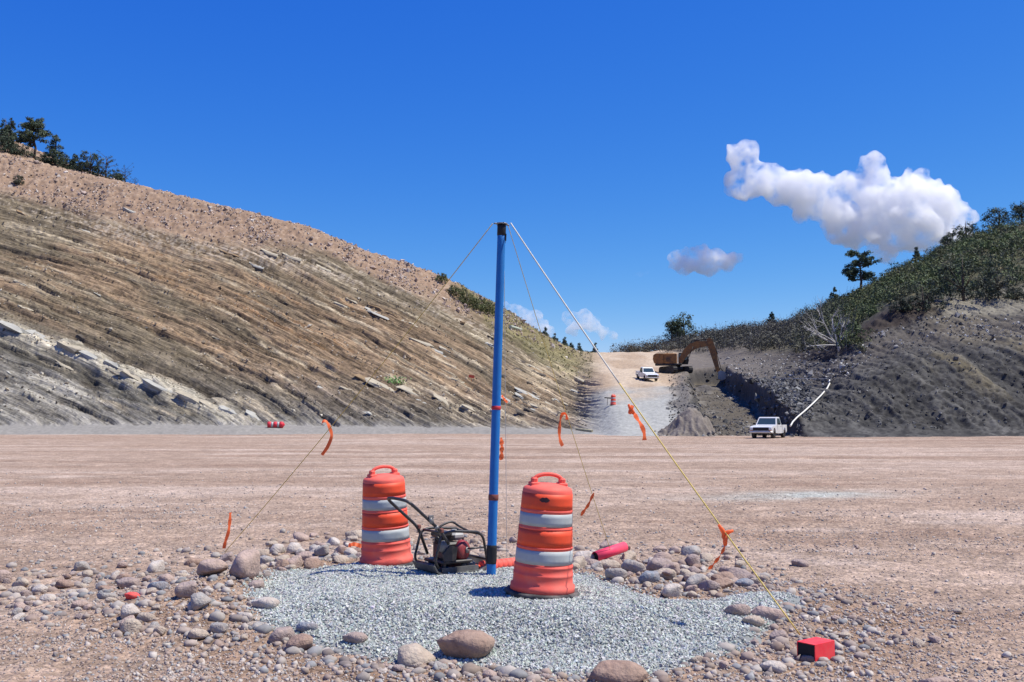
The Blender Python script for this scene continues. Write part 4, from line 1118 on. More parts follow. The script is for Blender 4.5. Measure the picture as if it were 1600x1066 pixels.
# =====================================================================================
#                                   VEHICLES
# =====================================================================================
M_WPAINT = mat('white_truck_paint', (.72, .73, .72), .35, .05, 2, dirt=(.46, .40, .33), dirt_amt=.45, dirt_scale=1.2, spec=.5, coat=.3)
M_GLASS = mat('dark_window_glass', (.035, .06, .07), .08, .1, 3, spec=.8)
M_CHROME = mat('dull_chrome', (.5, .5, .48), .3, .1, 6, metal=.8, dirt=(.3, .26, .22), dirt_amt=.5)
M_GRILLE = mat('dark_grille', (.02, .02, .022), .6, .2, 20)
M_TYRE = mat('tyre_rubber', (.022, .021, .021), .9, .2, 10, dirt=(.18, .14, .11), dirt_amt=.5)
M_LAMP = mat('headlamp_lens', (.62, .64, .62), .2, .1, 6, spec=.7)
M_AMB = mat('amber_lens', (.7, .2, .02), .3, .1, 6)
def make_pickup(label, loc, rz, group, bed_load=True):
    t = thing('pickup_truck', label, 'pickup truck', loc, rz, group)
    # x forward, lower body side profile with wheel arches cut as polygon
    def arch(cx, r, z0, n=9): return [(cx + r * math.cos(a), z0 + r * math.sin(a)) for a in np.linspace(0, math.pi, n)]
    hoodp = [(.62, 1.16), (1.1, 1.15), (2.3, 1.06), (2.58, 1.0), (2.64, .88), (2.64, .60), (2.55, .50)] + arch(1.72, .47, .48) + [(.62, .46)]
    q = MB(); q.prism(hoodp[::-1], -.94, .94); body = q.build('hood', M_WPAINT, t)
    q = MB(); q.prism([(.618, 1.16), (-.98, 1.16), (-.98, .44), (.618, .44)], -.945, .945); q.build('cab_body', M_WPAINT, t)
    # greenhouse
    g = [(.98, .88, 1.155), (-.95, .88, 1.155)]; rf = [(.30, .74, 1.80), (-.82, .74, 1.80)]
    q = MB()
    V = [(.80, -.90, 1.158), (.80, .90, 1.158), (-.97, .90, 1.158), (-.97, -.90, 1.158), (.22, -.76, 1.80), (.22, .76, 1.80), (-.84, .76, 1.80), (-.84, -.76, 1.80), (.16, -.70, 1.85), (.16, .70, 1.85), (-.78, .70, 1.85), (-.78, -.70, 1.85)]
    q._add(V, [(0, 1, 5, 4), (1, 2, 6, 5), (2, 3, 7, 6), (3, 0, 4, 7), (4, 5, 9, 8), (5, 6, 10, 9), (6, 7, 11, 10), (7, 4, 8, 11), (8, 9, 10, 11)])
    cab = q.build('cab_roof', M_WPAINT, t)
    def pane(name, c4, off):
        c4 = [Vector(c) for c in c4]; cen = sum(c4, Vector()) / 4; nn = Vector(off)
        A = [c + nn for c in c4]; B = [c - nn * .5 for c in c4]
        q = MB(); q._add(A + B, [(0, 1, 2, 3), (4, 7, 6, 5)] + [(i, i + 4, (i + 1) % 4 + 4, (i + 1) % 4) for i in range(4)]); q.build(name, M_GLASS, cab)
    pane('windscreen', [(.745, -.80, 1.22), (.745, .80, 1.22), (.275, .69, 1.745), (.275, -.69, 1.745)], (.012, 0, .008))
    for s in (-1, 1):
        pane('side_window', [(.60, s * .895, 1.21), (-.78, s * .895, 1.21), (-.72, s * .775, 1.73), (.16, s * .775, 1.73)], (0, s * .012, .004))
    pane('rear_window', [(-.965, .75, 1.25), (-.965, -.75, 1.25), (-.865, -.66, 1.72), (-.865, .66, 1.72)], (-.012, 0, .003))
    # bed
    for s in (-1, 1):
        bp = [(-1.02, 1.17), (-2.68, 1.17), (-2.70, .62), (-2.55, .55)] + [(-1.85 - .46 * math.cos(a), .48 + .46 * math.sin(a)) for a in np.linspace(0, math.pi, 9)] + [(-1.02, .46)]
        q = MB(); q.prism(bp, s * .94 - .035, s * .94 + .035); q.build('bed_side', M_WPAINT, t)
    q = MB(); q.box((-1.85, 0, .68), (1.66, 1.8, .05)); q.box((-1.05, 0, .9), (.05, 1.8, .5)); q.build('bed_floor', M_WPAINT, t)
    q = MB(); q.box((-2.70, 0, .88), (.06, 1.80, .52)); q.build('tailgate', M_WPAINT, t)
    q = MB(); q.box((2.655, 0, .83), (.05, 1.34, .26)); 
    for k in range(5): q.box((2.685, 0, .735 + k * .05), (.02, 1.30, .012))
    q.build('grille', M_GRILLE, t)
    for s in (-1, 1):
        q = MB(); q.box((2.655, s * .79, .85), (.06, .24, .20), bev=.02); q.build('headlight', M_LAMP, t)
        q = MB(); q.box((2.655, s * .79, .715), (.05, .24, .05)); q.build('turn_signal', M_AMB, t)
        q = MB(); q.box((-2.715, s * .88, .9), (.04, .1, .3)); q.build('tail_light', M_ANCH, t)
        q = MB(); q.box((.62, s * 1.08, 1.27), (.06, .16, .18), bev=.02); q.box((.62, s * .98, 1.22), (.03, .12, .03)); q.build('mirror', M_GRILLE, t)
        q = MB(); q.box((-.55, s * .955, 1.05), (.16, .025, .03)); q.build('door_handle', M_GRILLE, t)
    q = MB(); q.box((2.74, 0, .56), (.16, 1.92, .17), bev=.04); q.build('front_bumper', M_CHROME, t)
    q = MB(); q.box((-2.80, 0, .56), (.14, 1.85, .15), bev=.03); q.build('rear_bumper', M_CHROME, t)
    q = MB(); q.box((0, 0, .48), (4.9, 1.0, .16)); q.box((1.72, 0, .38), (.1, 1.6, .1)); q.box((-1.85, 0, .38), (.1, 1.6, .1)); q.build('chassis', M_GRILLE, t)
    for cx in (1.72, -1.85):
        for s in (-1, 1):
            q = MB(); A3 = axis_to((0, s, 0))
            q.lathe([(.22, -.0), (.36, -.02), (.385, .03), (.385, .2), (.36, .245), (.22, .235)], 26, A3, (cx, s * .70, .385))
            w = q.build('tyre', M_TYRE, None); wh = thing('wheel', None, None); wh.parent = t; w.parent = wh
            q = MB(); q.lathe([(0, .16), (.08, .18), (.1, .15), (.17, .16), (.22, .20), (.225, .0)], 20, A3, (cx, s * .70, .385)); q.build('rim', M_CHROME, wh)
    return t
p = on_level(1201, 685, 0.0); Yt = 88.0; p = at(1201, 684, Yt)
zt = float(pad_z(np.array([p.x]), np.array([p.y]))[0])
make_pickup('white pickup truck parked at the far edge of the dirt pad', (p.x, p.y, zt), math.radians(-90 - 28), 'white pickup trucks')
p = at(1011, 594, 146); zt = drop(p.x, p.y)
t2 = make_pickup('smaller white pickup truck up on the haul road near the excavator', (p.x, p.y, zt + .03), math.radians(-90 + 9), 'white pickup trucks')
t2.rotation_euler = (0, math.radians(7), math.radians(-90 + 9))

# ---- excavator
M_YEL = mat('dirty_yellow_paint', (.32, .135, .03), .6, .3, 2.5, dirt=(.06, .038, .026), dirt_amt=.9, dirt_scale=1.5)
M_DKST = mat('dark_steel', (.028, .026, .025), .7, .3, 4, dirt=(.12, .10, .08), dirt_amt=.5, dirt_scale=2)
M_BUCK = mat('worn_bucket_steel', (.36, .35, .33), .5, .2, 4, metal=.3, dirt=(.25, .22, .18), dirt_amt=.5)
p = at(1056, 583, 160); ze = drop(p.x, p.y)
ex = thing('excavator', 'brown-yellow crawler excavator digging at the head of the trench', 'excavator', (p.x, p.y, ze - .05), math.radians(-9))
under = link('undercarriage', MB().box((0, 0, .75), (1.6, 1.9, .5), bev=.1).lathe([(0, 1.0), (.75, 1.0), (.75, 1.22), (0, 1.22)], 24).mesh('undercarriage', M_DKST), ex, (0, 0, 0), (0, 0, math.radians(-58)))
for s in (-1, 1):
    tl, tr = 2.25, .52
    st = [(tl - tr + tr * math.cos(a), tr + tr * math.sin(a)) for a in np.linspace(-math.pi / 2, math.pi / 2, 10)] + [(-tl + tr + tr * math.cos(a), tr + tr * math.sin(a)) for a in np.linspace(math.pi / 2, 3 * math.pi / 2, 10)]
    q = MB(); q.prism(st, s * 1.45 - .33, s * 1.45 + .33)
    nsh = 40; per = [Vector((x, 0, z)) for x, z in st]; 
    lens = [(per[(i + 1) % len(per)] - per[i]).length for i in range(len(per))]; tot = sum(lens)
    for k in range(nsh):
        d0 = tot * k / nsh; i = 0
        while d0 > lens[i]: d0 -= lens[i]; i += 1
        a, b = per[i], per[(i + 1) % len(per)]; u = (b - a).normalized(); c = a + u * d0
        nv = Vector((u.z, 0, -u.x)); an = math.atan2(u.z, u.x)
        q.box((c.x + nv.x * .02, s * 1.45, c.z + nv.z * .02), (.07, .72, .06), Matrix.Rotation(-an, 3, 'Y'))
    tk = q.build('track', M_DKST, under)
q = MB(); q.box((-1.15, 0, 1.36), (4.2, 2.7, .22), bev=.05); q.build('deck', M_DKST, ex)
q = MB(); q.prism([(-1.9, 1.48), (-3.0, 1.48), (-3.45, 1.7), (-3.6, 2.2), (-3.5, 2.85), (-3.1, 3.1), (-1.9, 3.1)], -1.35, 1.35); q.build('counterweight', M_YEL, ex)
q = MB(); q.box((-.85, -.55, 2.28), (2.08, 1.5, 1.62), bev=.1); q.box((-.85, .6, 2.1), (2.08, .75, 1.25), bev=.1); hood = q.build('engine_hood', M_YEL, ex)
q = MB()
for k in range(6): q.box((-1.5 + k * .12, -1.312, 2.1), (.05, .02, .7))
q.build('vent_grille', M_DKST, hood)
q = MB(); q.tube([(-1.3, -.3, 2.7), (-1.3, -.3, 3.2), (-1.36, -.3, 3.3)], .07, 10); q.build('exhaust_stack', M_DKST, hood)
q = MB(); q.tube(bent([(-2.9, -1.2, 2.7), (-2.9, -1.2, 3.25), (-.4, -1.2, 3.25), (-.4, -1.2, 2.7)], .03, rad=.15), .025, 6); q.tube(bent([(-2.9, 1.1, 2.7), (-2.9, 1.1, 3.25), (-.4, 1.1, 3.25), (-.4, 1.1, 2.7)], .03, rad=.15), .025, 6); q.build('handrail', M_DKST, ex)
cabp = [(.45, 1.46), (1.95, 1.46), (2.1, 2.1), (1.75, 3.15), (1.6, 3.25), (.5, 3.25), (.45, 3.15)]
q = MB(); q.prism(cabp, .45, 1.4); cab = q.build('cab', M_DKST, ex)
q = MB(); q.prism([(.6, 2.15), (1.95, 2.15), (1.68, 3.08), (.6, 3.08)], .430, .446); q.build('side_window', mat('greenish_cab_glass', (.12, .17, .13), .1, .1, 3, spec=.8), cab)
q = MB(); q._add([(2.115, .52, 2.12), (2.115, 1.33, 2.12), (1.775, 1.33, 3.1), (1.775, .52, 3.1)], [(0, 1, 2, 3)]); q.build('front_window', M_GLASS, cab)
boomp = [(.45, 1.6), (1.0, 1.5), (1.6, 2.5), (2.5, 3.45), (3.4, 3.95), (5.0, 4.3), (5.45, 4.55), (5.4, 4.95), (5.0, 5.05), (3.3, 5.05), (2.1, 4.6), (1.2, 3.6), (.55, 2.4)]
q = MB(); q.prism(boomp[::-1], -.36, .36); boom = q.build('boom', M_YEL, ex)
for s in (-1, 1):
    q = MB(); q.tube([(1.5, s * .42, 1.5), (2.25, s * .42, 3.0)], .11, 12); q.tube([(2.25, s * .42, 3.0), (2.75, s * .42, 4.2)], .06, 10); q.build('boom_cylinder', M_DKST, boom)
q = MB(); q.tube([(2.9, 0, 5.15), (4.2, 0, 5.38)], .13, 12); q.tube([(4.2, 0, 5.38), (5.25, 0, 5.5)], .07, 10); q.build('stick_cylinder', M_DKST, boom)
armp = [(4.9, 5.4), (5.3, 5.6), (5.8, 5.3), (6.35, 3.5), (6.85, .25), (6.62, .05), (6.3, .3), (5.5, 2.9), (4.95, 4.6)]
q = MB(); q.prism(armp, -.28, .28); arm = q.build('stick', M_YEL, ex)
q = MB(); q.tube([(5.95, 0, 4.9), (6.5, 0, 3.0)], .12, 12); q.tube([(6.5, 0, 3.0), (7.0, 0, .9)], .06, 10); q.build('bucket_cylinder', M_DKST, arm)
q = MB(); q.tube([(7.0, -.2, .95), (6.75, -.2, .35)], .07, 8); q.tube([(7.0, .2, .95), (6.75, .2, .35)], .07, 8); q.tube([(7.0, 0, .9), (7.35, 0, .2)], .08, 8); q.build('bucket_link', M_DKST, arm)
bk = [(6.55, .15), (7.0, .35), (7.7, .1), (8.0, -.5), (7.75, -1.05), (7.1, -1.2), (6.6, -1.0), (6.95, -.85), (7.45, -.75), (7.6, -.45), (7.4, -.1), (6.95, .0)]
q = MB(); q.prism(bk, -.72, .72); q.prism([(6.58, .12), (7.0, .33), (7.68, .08), (7.97, -.5), (7.73, -1.02), (6.62, -.98)], -.76, -.70); q.prism([(6.58, .12), (7.0, .33), (7.68, .08), (7.97, -.5), (7.73, -1.02), (6.62, -.98)], .70, .76)
bucket = q.build('bucket', M_BUCK, ex)
q = MB()
for k in range(5): q.box((6.5, -.6 + k * .3, -1.02), (.32, .12, .08), Matrix.Rotation(-.2, 3, 'Y'))
q.build('bucket_teeth', M_DKST, bucket)
#@@NEXT
# =====================================================================================
#                                   FAR SMALL THINGS
# =====================================================================================
# far drum at the bend of the road
p, _ = hit(958, 633)
fd = make_drum('distant orange drum at the foot of the rock cut beside the road', (p.x, p.y, p.z), (0, .03, .4))
fd.scale = (1.25, 1.25, 1.25)
p2, _ = hit(954, 634)
q = MB(); q.box((0, 0, .85), (1.25, .05, .13), Matrix.Rotation(.06, 3, 'Y')); q.tube([(-.3, 0, 0), (-.25, 0, .85)], .03, 6); q.tube([(.35, 0, 0), (.3, 0, .85)], .03, 6)
o = q.build('barricade_rail', M_DKST, None, loc=(p.x - .35, p.y + .5, drop(p.x - .35, p.y + .5))); tag(o, 'dark rail on two stakes behind the distant orange drum', 'rail')
# plastic barrier lying at the toe of the left slope
p, _ = hit(432, 668)
bt = thing('plastic_barrier', 'red and white striped plastic barrier lying at the foot of the left slope', 'barrier', (p.x, p.y - .4, p.z + .3), math.radians(6))
AX = axis_to((1, 0, 0))
for k in range(3):
    q = MB(); x0 = -.92 + k * .66
    q.lathe([(0, x0), (.30, x0 + .02), (.36, x0 + .10), (.36, x0 + .36), (.30, x0 + .44), (0, x0 + .46)], 20, AX); q.build('red_segment', mat('red_barrier_plastic', (.62, .03, .045), .5, .1, 4) if k == 0 else bpy.data.materials['red_barrier_plastic'], bt)
for k in range(2):
    q = MB(); x0 = -.50 + k * .66
    q.lathe([(0, x0), (.31, x0 + .01), (.32, x0 + .12), (.31, x0 + .25), (0, x0 + .26)], 20, AX); q.build('white_segment', M_WHT, bt)
q = MB(); q.lathe([(.30, .84), (.16, .93), (.07, 1.0), (0, 1.02)], 16, AX); q.build('nose', bpy.data.materials['red_barrier_plastic'], bt)

# white hose down the right cut
M_HOSE = mat('pale_plastic_pipe', (.74, .72, .62), .5, .08, 4, dirt=(.45, .42, .36), dirt_amt=.4)
pix = [(1296, 594), (1298, 598), (1294, 606), (1284, 617), (1270, 631), (1256, 644), (1244, 653), (1238, 659), (1235, 666)]
pts = []
for x, y in pix:
    h_ = hit(x, y); pts.append((x, y, h_[0].y - 1.3))
dep = np.minimum.accumulate([q_[2] for q_ in pts]); dep = np.minimum(dep, np.linspace(dep[0], 95.6, len(dep)) + .4)
pts = [at(q_[0], q_[1], d_) for q_, d_ in zip(pts, dep)]
Ys = smooth1(np.array([[p.x, p.y, p.z] for p in pts]), 1, 0); Ys[0] = pts[0]; Ys[-1] = pts[-1]
fine = []
for i in range(len(Ys) - 1):
    for t in np.linspace(0, 1, 5, endpoint=False): fine.append(Vector(Ys[i] * (1 - t) + Ys[i + 1] * t))
fine.append(Vector(Ys[-1]))
o = MB().tube(fine, .08, 10).build('drain_pipe', M_HOSE); tag(o, 'long pale pipe running down the grey slope to the parked truck', 'pipe')
pts = [hit(x, y)[0] + Vector((0, -.15, .12)) for x, y in [(1205, 592), (1230, 593), (1255, 593.5), (1280, 594), (1294, 594)]]
o = MB().tube(pts, .045, 6).build('water_hose', mat('grey_hose', (.36, .36, .34), .6, .1, 4)); tag(o, 'thin grey hose lying across the slope from the top of the pale pipe', 'hose')
h_ = hit(797, 513); h2 = hit(815, 517)
o = MB().tube([h_[0] + Vector((0, -.3, .25)), h_[0].lerp(h2[0], .5) + Vector((0, -.3, .25)), h2[0] + Vector((0, -.3, .2))], [.32, .28, .2], 8).build('fallen_log', mat('pale_bleached_wood', (.42, .46, .36), .8, .2, 3)); tag(o, 'pale bleached log lying on the grassy shoulder right of the pole', 'log')
h_ = hit(900, 672); h2 = hit(925, 675)
o = MB().tube([h_[0] + Vector((0, -.3, .12)), h2[0] + Vector((0, -.3, .12))], .12, 8).build('timber', mat('pale_yellow_timber', (.48, .43, .26), .8, .15, 3)); tag(o, 'pale yellowish timber lying at the foot of the rock cut near the road', 'timber')
for k, (x, y, c_, lab, nm) in enumerate([(737, 594, (.62, .09, .04), 'small orange survey marker on the rock face left of the pole', 'survey_marker'), (616, 599, (.25, .42, .14), 'small bright green patch of weeds on the rock face', 'weed_clump')]):
    h_ = hit(x, y)
    if nm == 'survey_marker':
        q = MB(); q.box((0, 0, .25), (.8, .05, .4), Matrix.Rotation(.2, 3, 'Y')); q.tube([(0, .05, -.5), (0, .05, .4)], .03, 6)
        o = q.build(nm, mat(nm, c_, .6, .1, 4), None, loc=h_[0] + Vector((0, -.25, .25)))
    else:
        n = 260; C0 = RNG.normal(0, 1, (n, 3)) * np.array((.75, .3, .32))
        A = C0[:, None] + RNG.normal(0, .12, (n, 3, 3))
        o = link(nm, np_mesh(nm, A.reshape(-1, 3), np.arange(n * 3).reshape(-1, 3), mat(nm, c_, .8, .2, 4), False), None, h_[0] + Vector((0, -.3, .2)))
    tag(o, lab, 'marker' if nm == 'survey_marker' else 'plant', kind=None if nm == 'survey_marker' else 'stuff')

# spoil heap at the mouth of the trench
def heap(name, label, cx, cy, r, h, seed, col, asym=1.0):
    g = np.linspace(-1.25, 1.25, 64); X, Y = np.meshgrid(g, g)
    rr = np.hypot(X * asym, Y); n1 = fbm(X * 2.2, Y * 2.2, None, 4, seed); n2 = fbm(X * 7, Y * 7, None, 3, seed + 3)
    Z = h * (1 - sstep(.0, 1.1, rr + n1 * .25)) * (1 + .3 * n1) + n2 * h * .17 - .06
    WX, WY = cx + X * r, cy + Y * r
    c_ = np.ones(X.shape + (3,)) * np.array(col) * (1 + .3 * n2 + .2 * n1)[..., None]
    base = np.array([[drop(float(a), float(b)) if b > 95 else float(pad_z(np.array([a]), np.array([b]))[0]) for a, b in zip(ra, rb)] for ra, rb in zip(WX[::4, ::4], WY[::4, ::4])])
    bi = np.repeat(np.repeat(base, 4, 0), 4, 1); bi = smooth1(smooth1(bi, 12, 0), 12, 1)
    o = link(name, np_mesh(name, np.stack([WX, WY, Z + bi], -1).reshape(-1, 3), grid_faces(64, 64), M_HILL, True, c_.reshape(-1, 3)))
    return tag(o, label, 'dirt pile')
pp = at(1072, 682, 97)
heap('dirt_pile', 'brown-grey dirt heap at the mouth of the trench left of the parked truck', pp.x + .6, 98.5, 2.5, 2.2, 301, (.19, .165, .14), .85)
pp = at(1100, 600, 158)
heap('dirt_pile', 'low dark spoil heap beside the trench below the excavator', pp.x - 1.6, 150, 2.2, .8, 307, (.11, .10, .09), .9)

# pale slabs of bedrock standing proud on the left cut: pieces of the hill
SLAB_M = [mat('slab_' + n_, c_, .92, .25, 1.2, bump=.4, bump_scale=3, bump_dist=.15, spec=.15) for n_, c_ in (('cream', (.38, .335, .25)), ('pale_grey', (.37, .36, .315)), ('ochre', (.25, .175, .10)), ('dark', (.10, .085, .068)))]
SLAB_V = []
for k in range(6):
    bm = bmesh.new(); bmesh.ops.create_cube(bm, size=2.0)
    bmesh.ops.subdivide_edges(bm, edges=bm.edges[:], cuts=1, use_grid_fill=True)
    V = np.array([p.co[:] for p in bm.verts]); F = np.array([[q_.index for q_ in f.verts] for f in bm.faces]); bm.free()
    V = V * (1 - .12 * (np.abs(V).sum(1, keepdims=True) > 2.5)) + .26 * RNG.normal(size=V.shape) * np.array((.9, .8, .9))
    SLAB_V.append((V, F))
SLAB_ME = {(k, m_): np_mesh('rock_slab', SLAB_V[k][0], SLAB_V[k][1], SLAB_M[m_], False) for k in range(6) for m_ in range(4)}
def slab(px, py, w, h, m_, dip=.45):
    h_ = hit(px, py)
    if not h_: return
    p, nn = h_
    if p.y > 230: return
    s_ = p.y / F_PX
    e1 = Vector((1, -.35, -dip)).normalized(); e3 = (Vector((.35, -.25, 1)) - e1 * Vector((.35, -.25, 1)).dot(e1)).normalized(); e2 = e3.cross(e1)
    R = Matrix((e1, e2, e3)).transposed() @ Matrix.Rotation(random.uniform(-.08, .08), 3, 'Y')
    o = link('rock_slab', SLAB_ME[random.randrange(6), m_], hill_left, p + Vector((0, .30, -.06)), R.to_euler(), (w * s_ / 2, max(.35, w * s_ * .2), h * s_ / 2 * .85))
for x, y, w, h in [(14, 512, 50, 13), (62, 528, 50, 10), (105, 543, 40, 11), (143, 560, 44, 12), (172, 571, 28, 14), (205, 588, 40, 10), (246, 604, 56, 9), (295, 622, 46, 10), (330, 637, 44, 9), (360, 645, 40, 8), (405, 655, 50, 6)]:
    slab(x, y, w, h, random.choice((0, 1, 1)), .40)
for x, y, w, h in [(420, 395, 30, 5), (455, 402, 34, 6), (505, 420, 26, 5), (548, 470, 22, 6), (532, 478, 24, 8), (590, 482, 30, 8), (612, 492, 22, 6), (640, 505, 26, 5), (655, 535, 36, 6), (680, 548, 24, 5), (700, 560, 24, 4), (200, 330, 22, 7), (35, 335, 26, 6), (130, 360, 30, 5), (230, 360, 24, 5), (400, 415, 26, 4), (345, 392, 24, 5), (575, 595, 46, 5), (600, 605, 60, 5), (650, 615, 60, 5), (700, 630, 50, 5), (738, 640, 40, 5)]:
    slab(x, y, w, h, random.choice((0, 0, 1, 2)))
for _ in range(85):
    x = random.uniform(0, 905); yt = np.interp(x, [0, 150, 330, 500, 620, 760, 900], [320, 350, 388, 420, 455, 520, 572])
    y = random.uniform(yt, 655)
    if random.random() < .35: x = random.uniform(790, 920); y = random.uniform(565, 655)
    big = random.random() < .3
    slab(x, y, random.uniform(10, 30) * (1.4 if big else 1), random.uniform(1.6, 3.4), random.choice((0, 0, 1, 2, 3, 3) if y < 600 else (0, 1, 1, 3, 3)))
# rubble on the crest of the left cut and on the right bench
M_RUB2 = mat('slope_rubble', attr='Col', rough=.95, var=.2, scale=3, spec=.15)
def rubble(name, label, mask, n, r0, r1, pal, seed):
    idx = np.flatnonzero((mask > .5).ravel())
    pick = RNG.choice(idx, n); P = TP.reshape(-1, 3)[pick] + RNG.normal(0, .25, (n, 3)) * np.array((1, .3, .05))
    R = np.exp(RNG.uniform(math.log(r0), math.log(r1), n)) * (1 + (RNG.random(n) > .96) * 1.2)
    pal = np.array(pal); c_ = pal[RNG.integers(0, len(pal), n)] * RNG.uniform(.75, 1.2, (n, 1))
    o = link(name, stone_mass(name, P, R, c_, M_RUB2, False, .3)); return tag(o, label, 'rubble', kind='stuff')
vis = (PXC > -60) & (PXC < 1660)
rubble('crest_rubble', 'pinkish rubble strewn below the crest of the left cut', (top_w > .4) & vis & (VV < 5.1) & (RNG.random(top_w.shape) < .25 + .75 * sstep(0, .4, fbm(TX * .2, TZ * .2, None, 3, 331))), 5200, .08, .28, [(.42, .33, .28), (.33, .25, .20), (.52, .46, .40), (.24, .19, .16)], 3)
rubble('bench_rubble', 'pale rock fragments scattered on the bench of the right cut', vis & (PXC > 1120) & ((bench > .45) & (RNG.random(bench.shape) < sstep(-.2, .5, gul + gulf)) | (PXC > 1120) & (PXC < 1330) & (PY > 552) & (PY < 592) & (VV < 5)), 1300, .07, .24, [(.30, .29, .27), (.20, .19, .175), (.10, .095, .09), (.42, .41, .38)], 4)
rubble('trench_rubble', 'dark broken shale along the edge of the trench', (tw > .03) & (tw < .9) & vis & (PXC > 1100) | ((PXC > 1130) & (PXC < 1265) & (VV > 1.9) & (VV < 3.6) & (tw < .05)), 1700, .08, .30, [(.10, .10, .10), (.05, .05, .05), (.15, .145, .14), (.20, .20, .19)], 5)
rubble('floor_rubble', 'broken earth clods over the trench floor and its left bank', (PXC > 1045) & (PXC < 1240) & (VV > 1.15) & (VV < 4.2) & (TP[..., 1] < 168), 2600, .05, .20, [(.16, .15, .13), (.10, .095, .085), (.21, .20, .18), (.13, .11, .09)], 8)
rubble('bank_rubble', 'dark broken shale bits over the right cut', (cut_w > .6) & vis & (PXC > 1230) & (VV > 2.0) & (VV < 4.6), 1300, .05, .20, [(.12, .12, .115), (.06, .06, .06), (.20, .195, .18), (.09, .085, .08)], 9)
rubble('face_rubble', 'broken rock bits over the left cut', (face_w > .6) & vis & (VV > 2.1) & (streak2 > .05), 4200, .05, .20, [(.36, .30, .22), (.22, .18, .13), (.10, .085, .07), (.45, .41, .33)], 6)

# =====================================================================================
#                                   VEGETATION
# =====================================================================================
M_LEAF = mat('foliage', attr='Col', rough=.75, var=.25, scale=1.5, spec=.2)
M_BARK = mat('bark', (.085, .065, .052), .9, .3, 6, bump=.4, bump_scale=20)
M_DEADW = mat('bleached_dead_wood', (.50, .48, .45), .85, .2, 5)
def leaf_cloud(cents, rad, per, size, cols, squash=.7, spiky=0.0):
    """small leaf-sized triangles spread through clumps"""
    n = len(cents); N_ = n * per
    d = RNG.normal(size=(n, per, 3)); d /= np.linalg.norm(d, axis=2, keepdims=True)
    d *= (RNG.random((n, per, 1)) ** .45) * rad[:, None, None]; d[..., 2] *= squash
    P = (cents[:, None] + d).reshape(-1, 3)
    nv = d.reshape(-1, 3) / (np.linalg.norm(d.reshape(-1, 3), axis=1, keepdims=True) + 1e-6) + RNG.normal(0, .34, (N_, 3)) + np.array((0, 0, .3))
    nv /= np.linalg.norm(nv, axis=1, keepdims=True)
    A = RNG.normal(size=(N_, 3, 3)) * size
    A = A - nv[:, None] * (A * nv[:, None]).sum(-1, keepdims=True) * .85
    if spiky: A[..., 2] *= 1 + spiky
    V = (P[:, None] + A).reshape(-1, 3)
    c_ = np.repeat(cols, per, 0) * RNG.uniform(.65, 1.35, (N_, 1))
    return V, np.arange(N_ * 3).reshape(-1, 3), np.repeat(c_, 3, 0)
GREENS = np.array([(.07, .10, .042), (.08, .11, .05), (.06, .08, .045), (.09, .105, .055)])
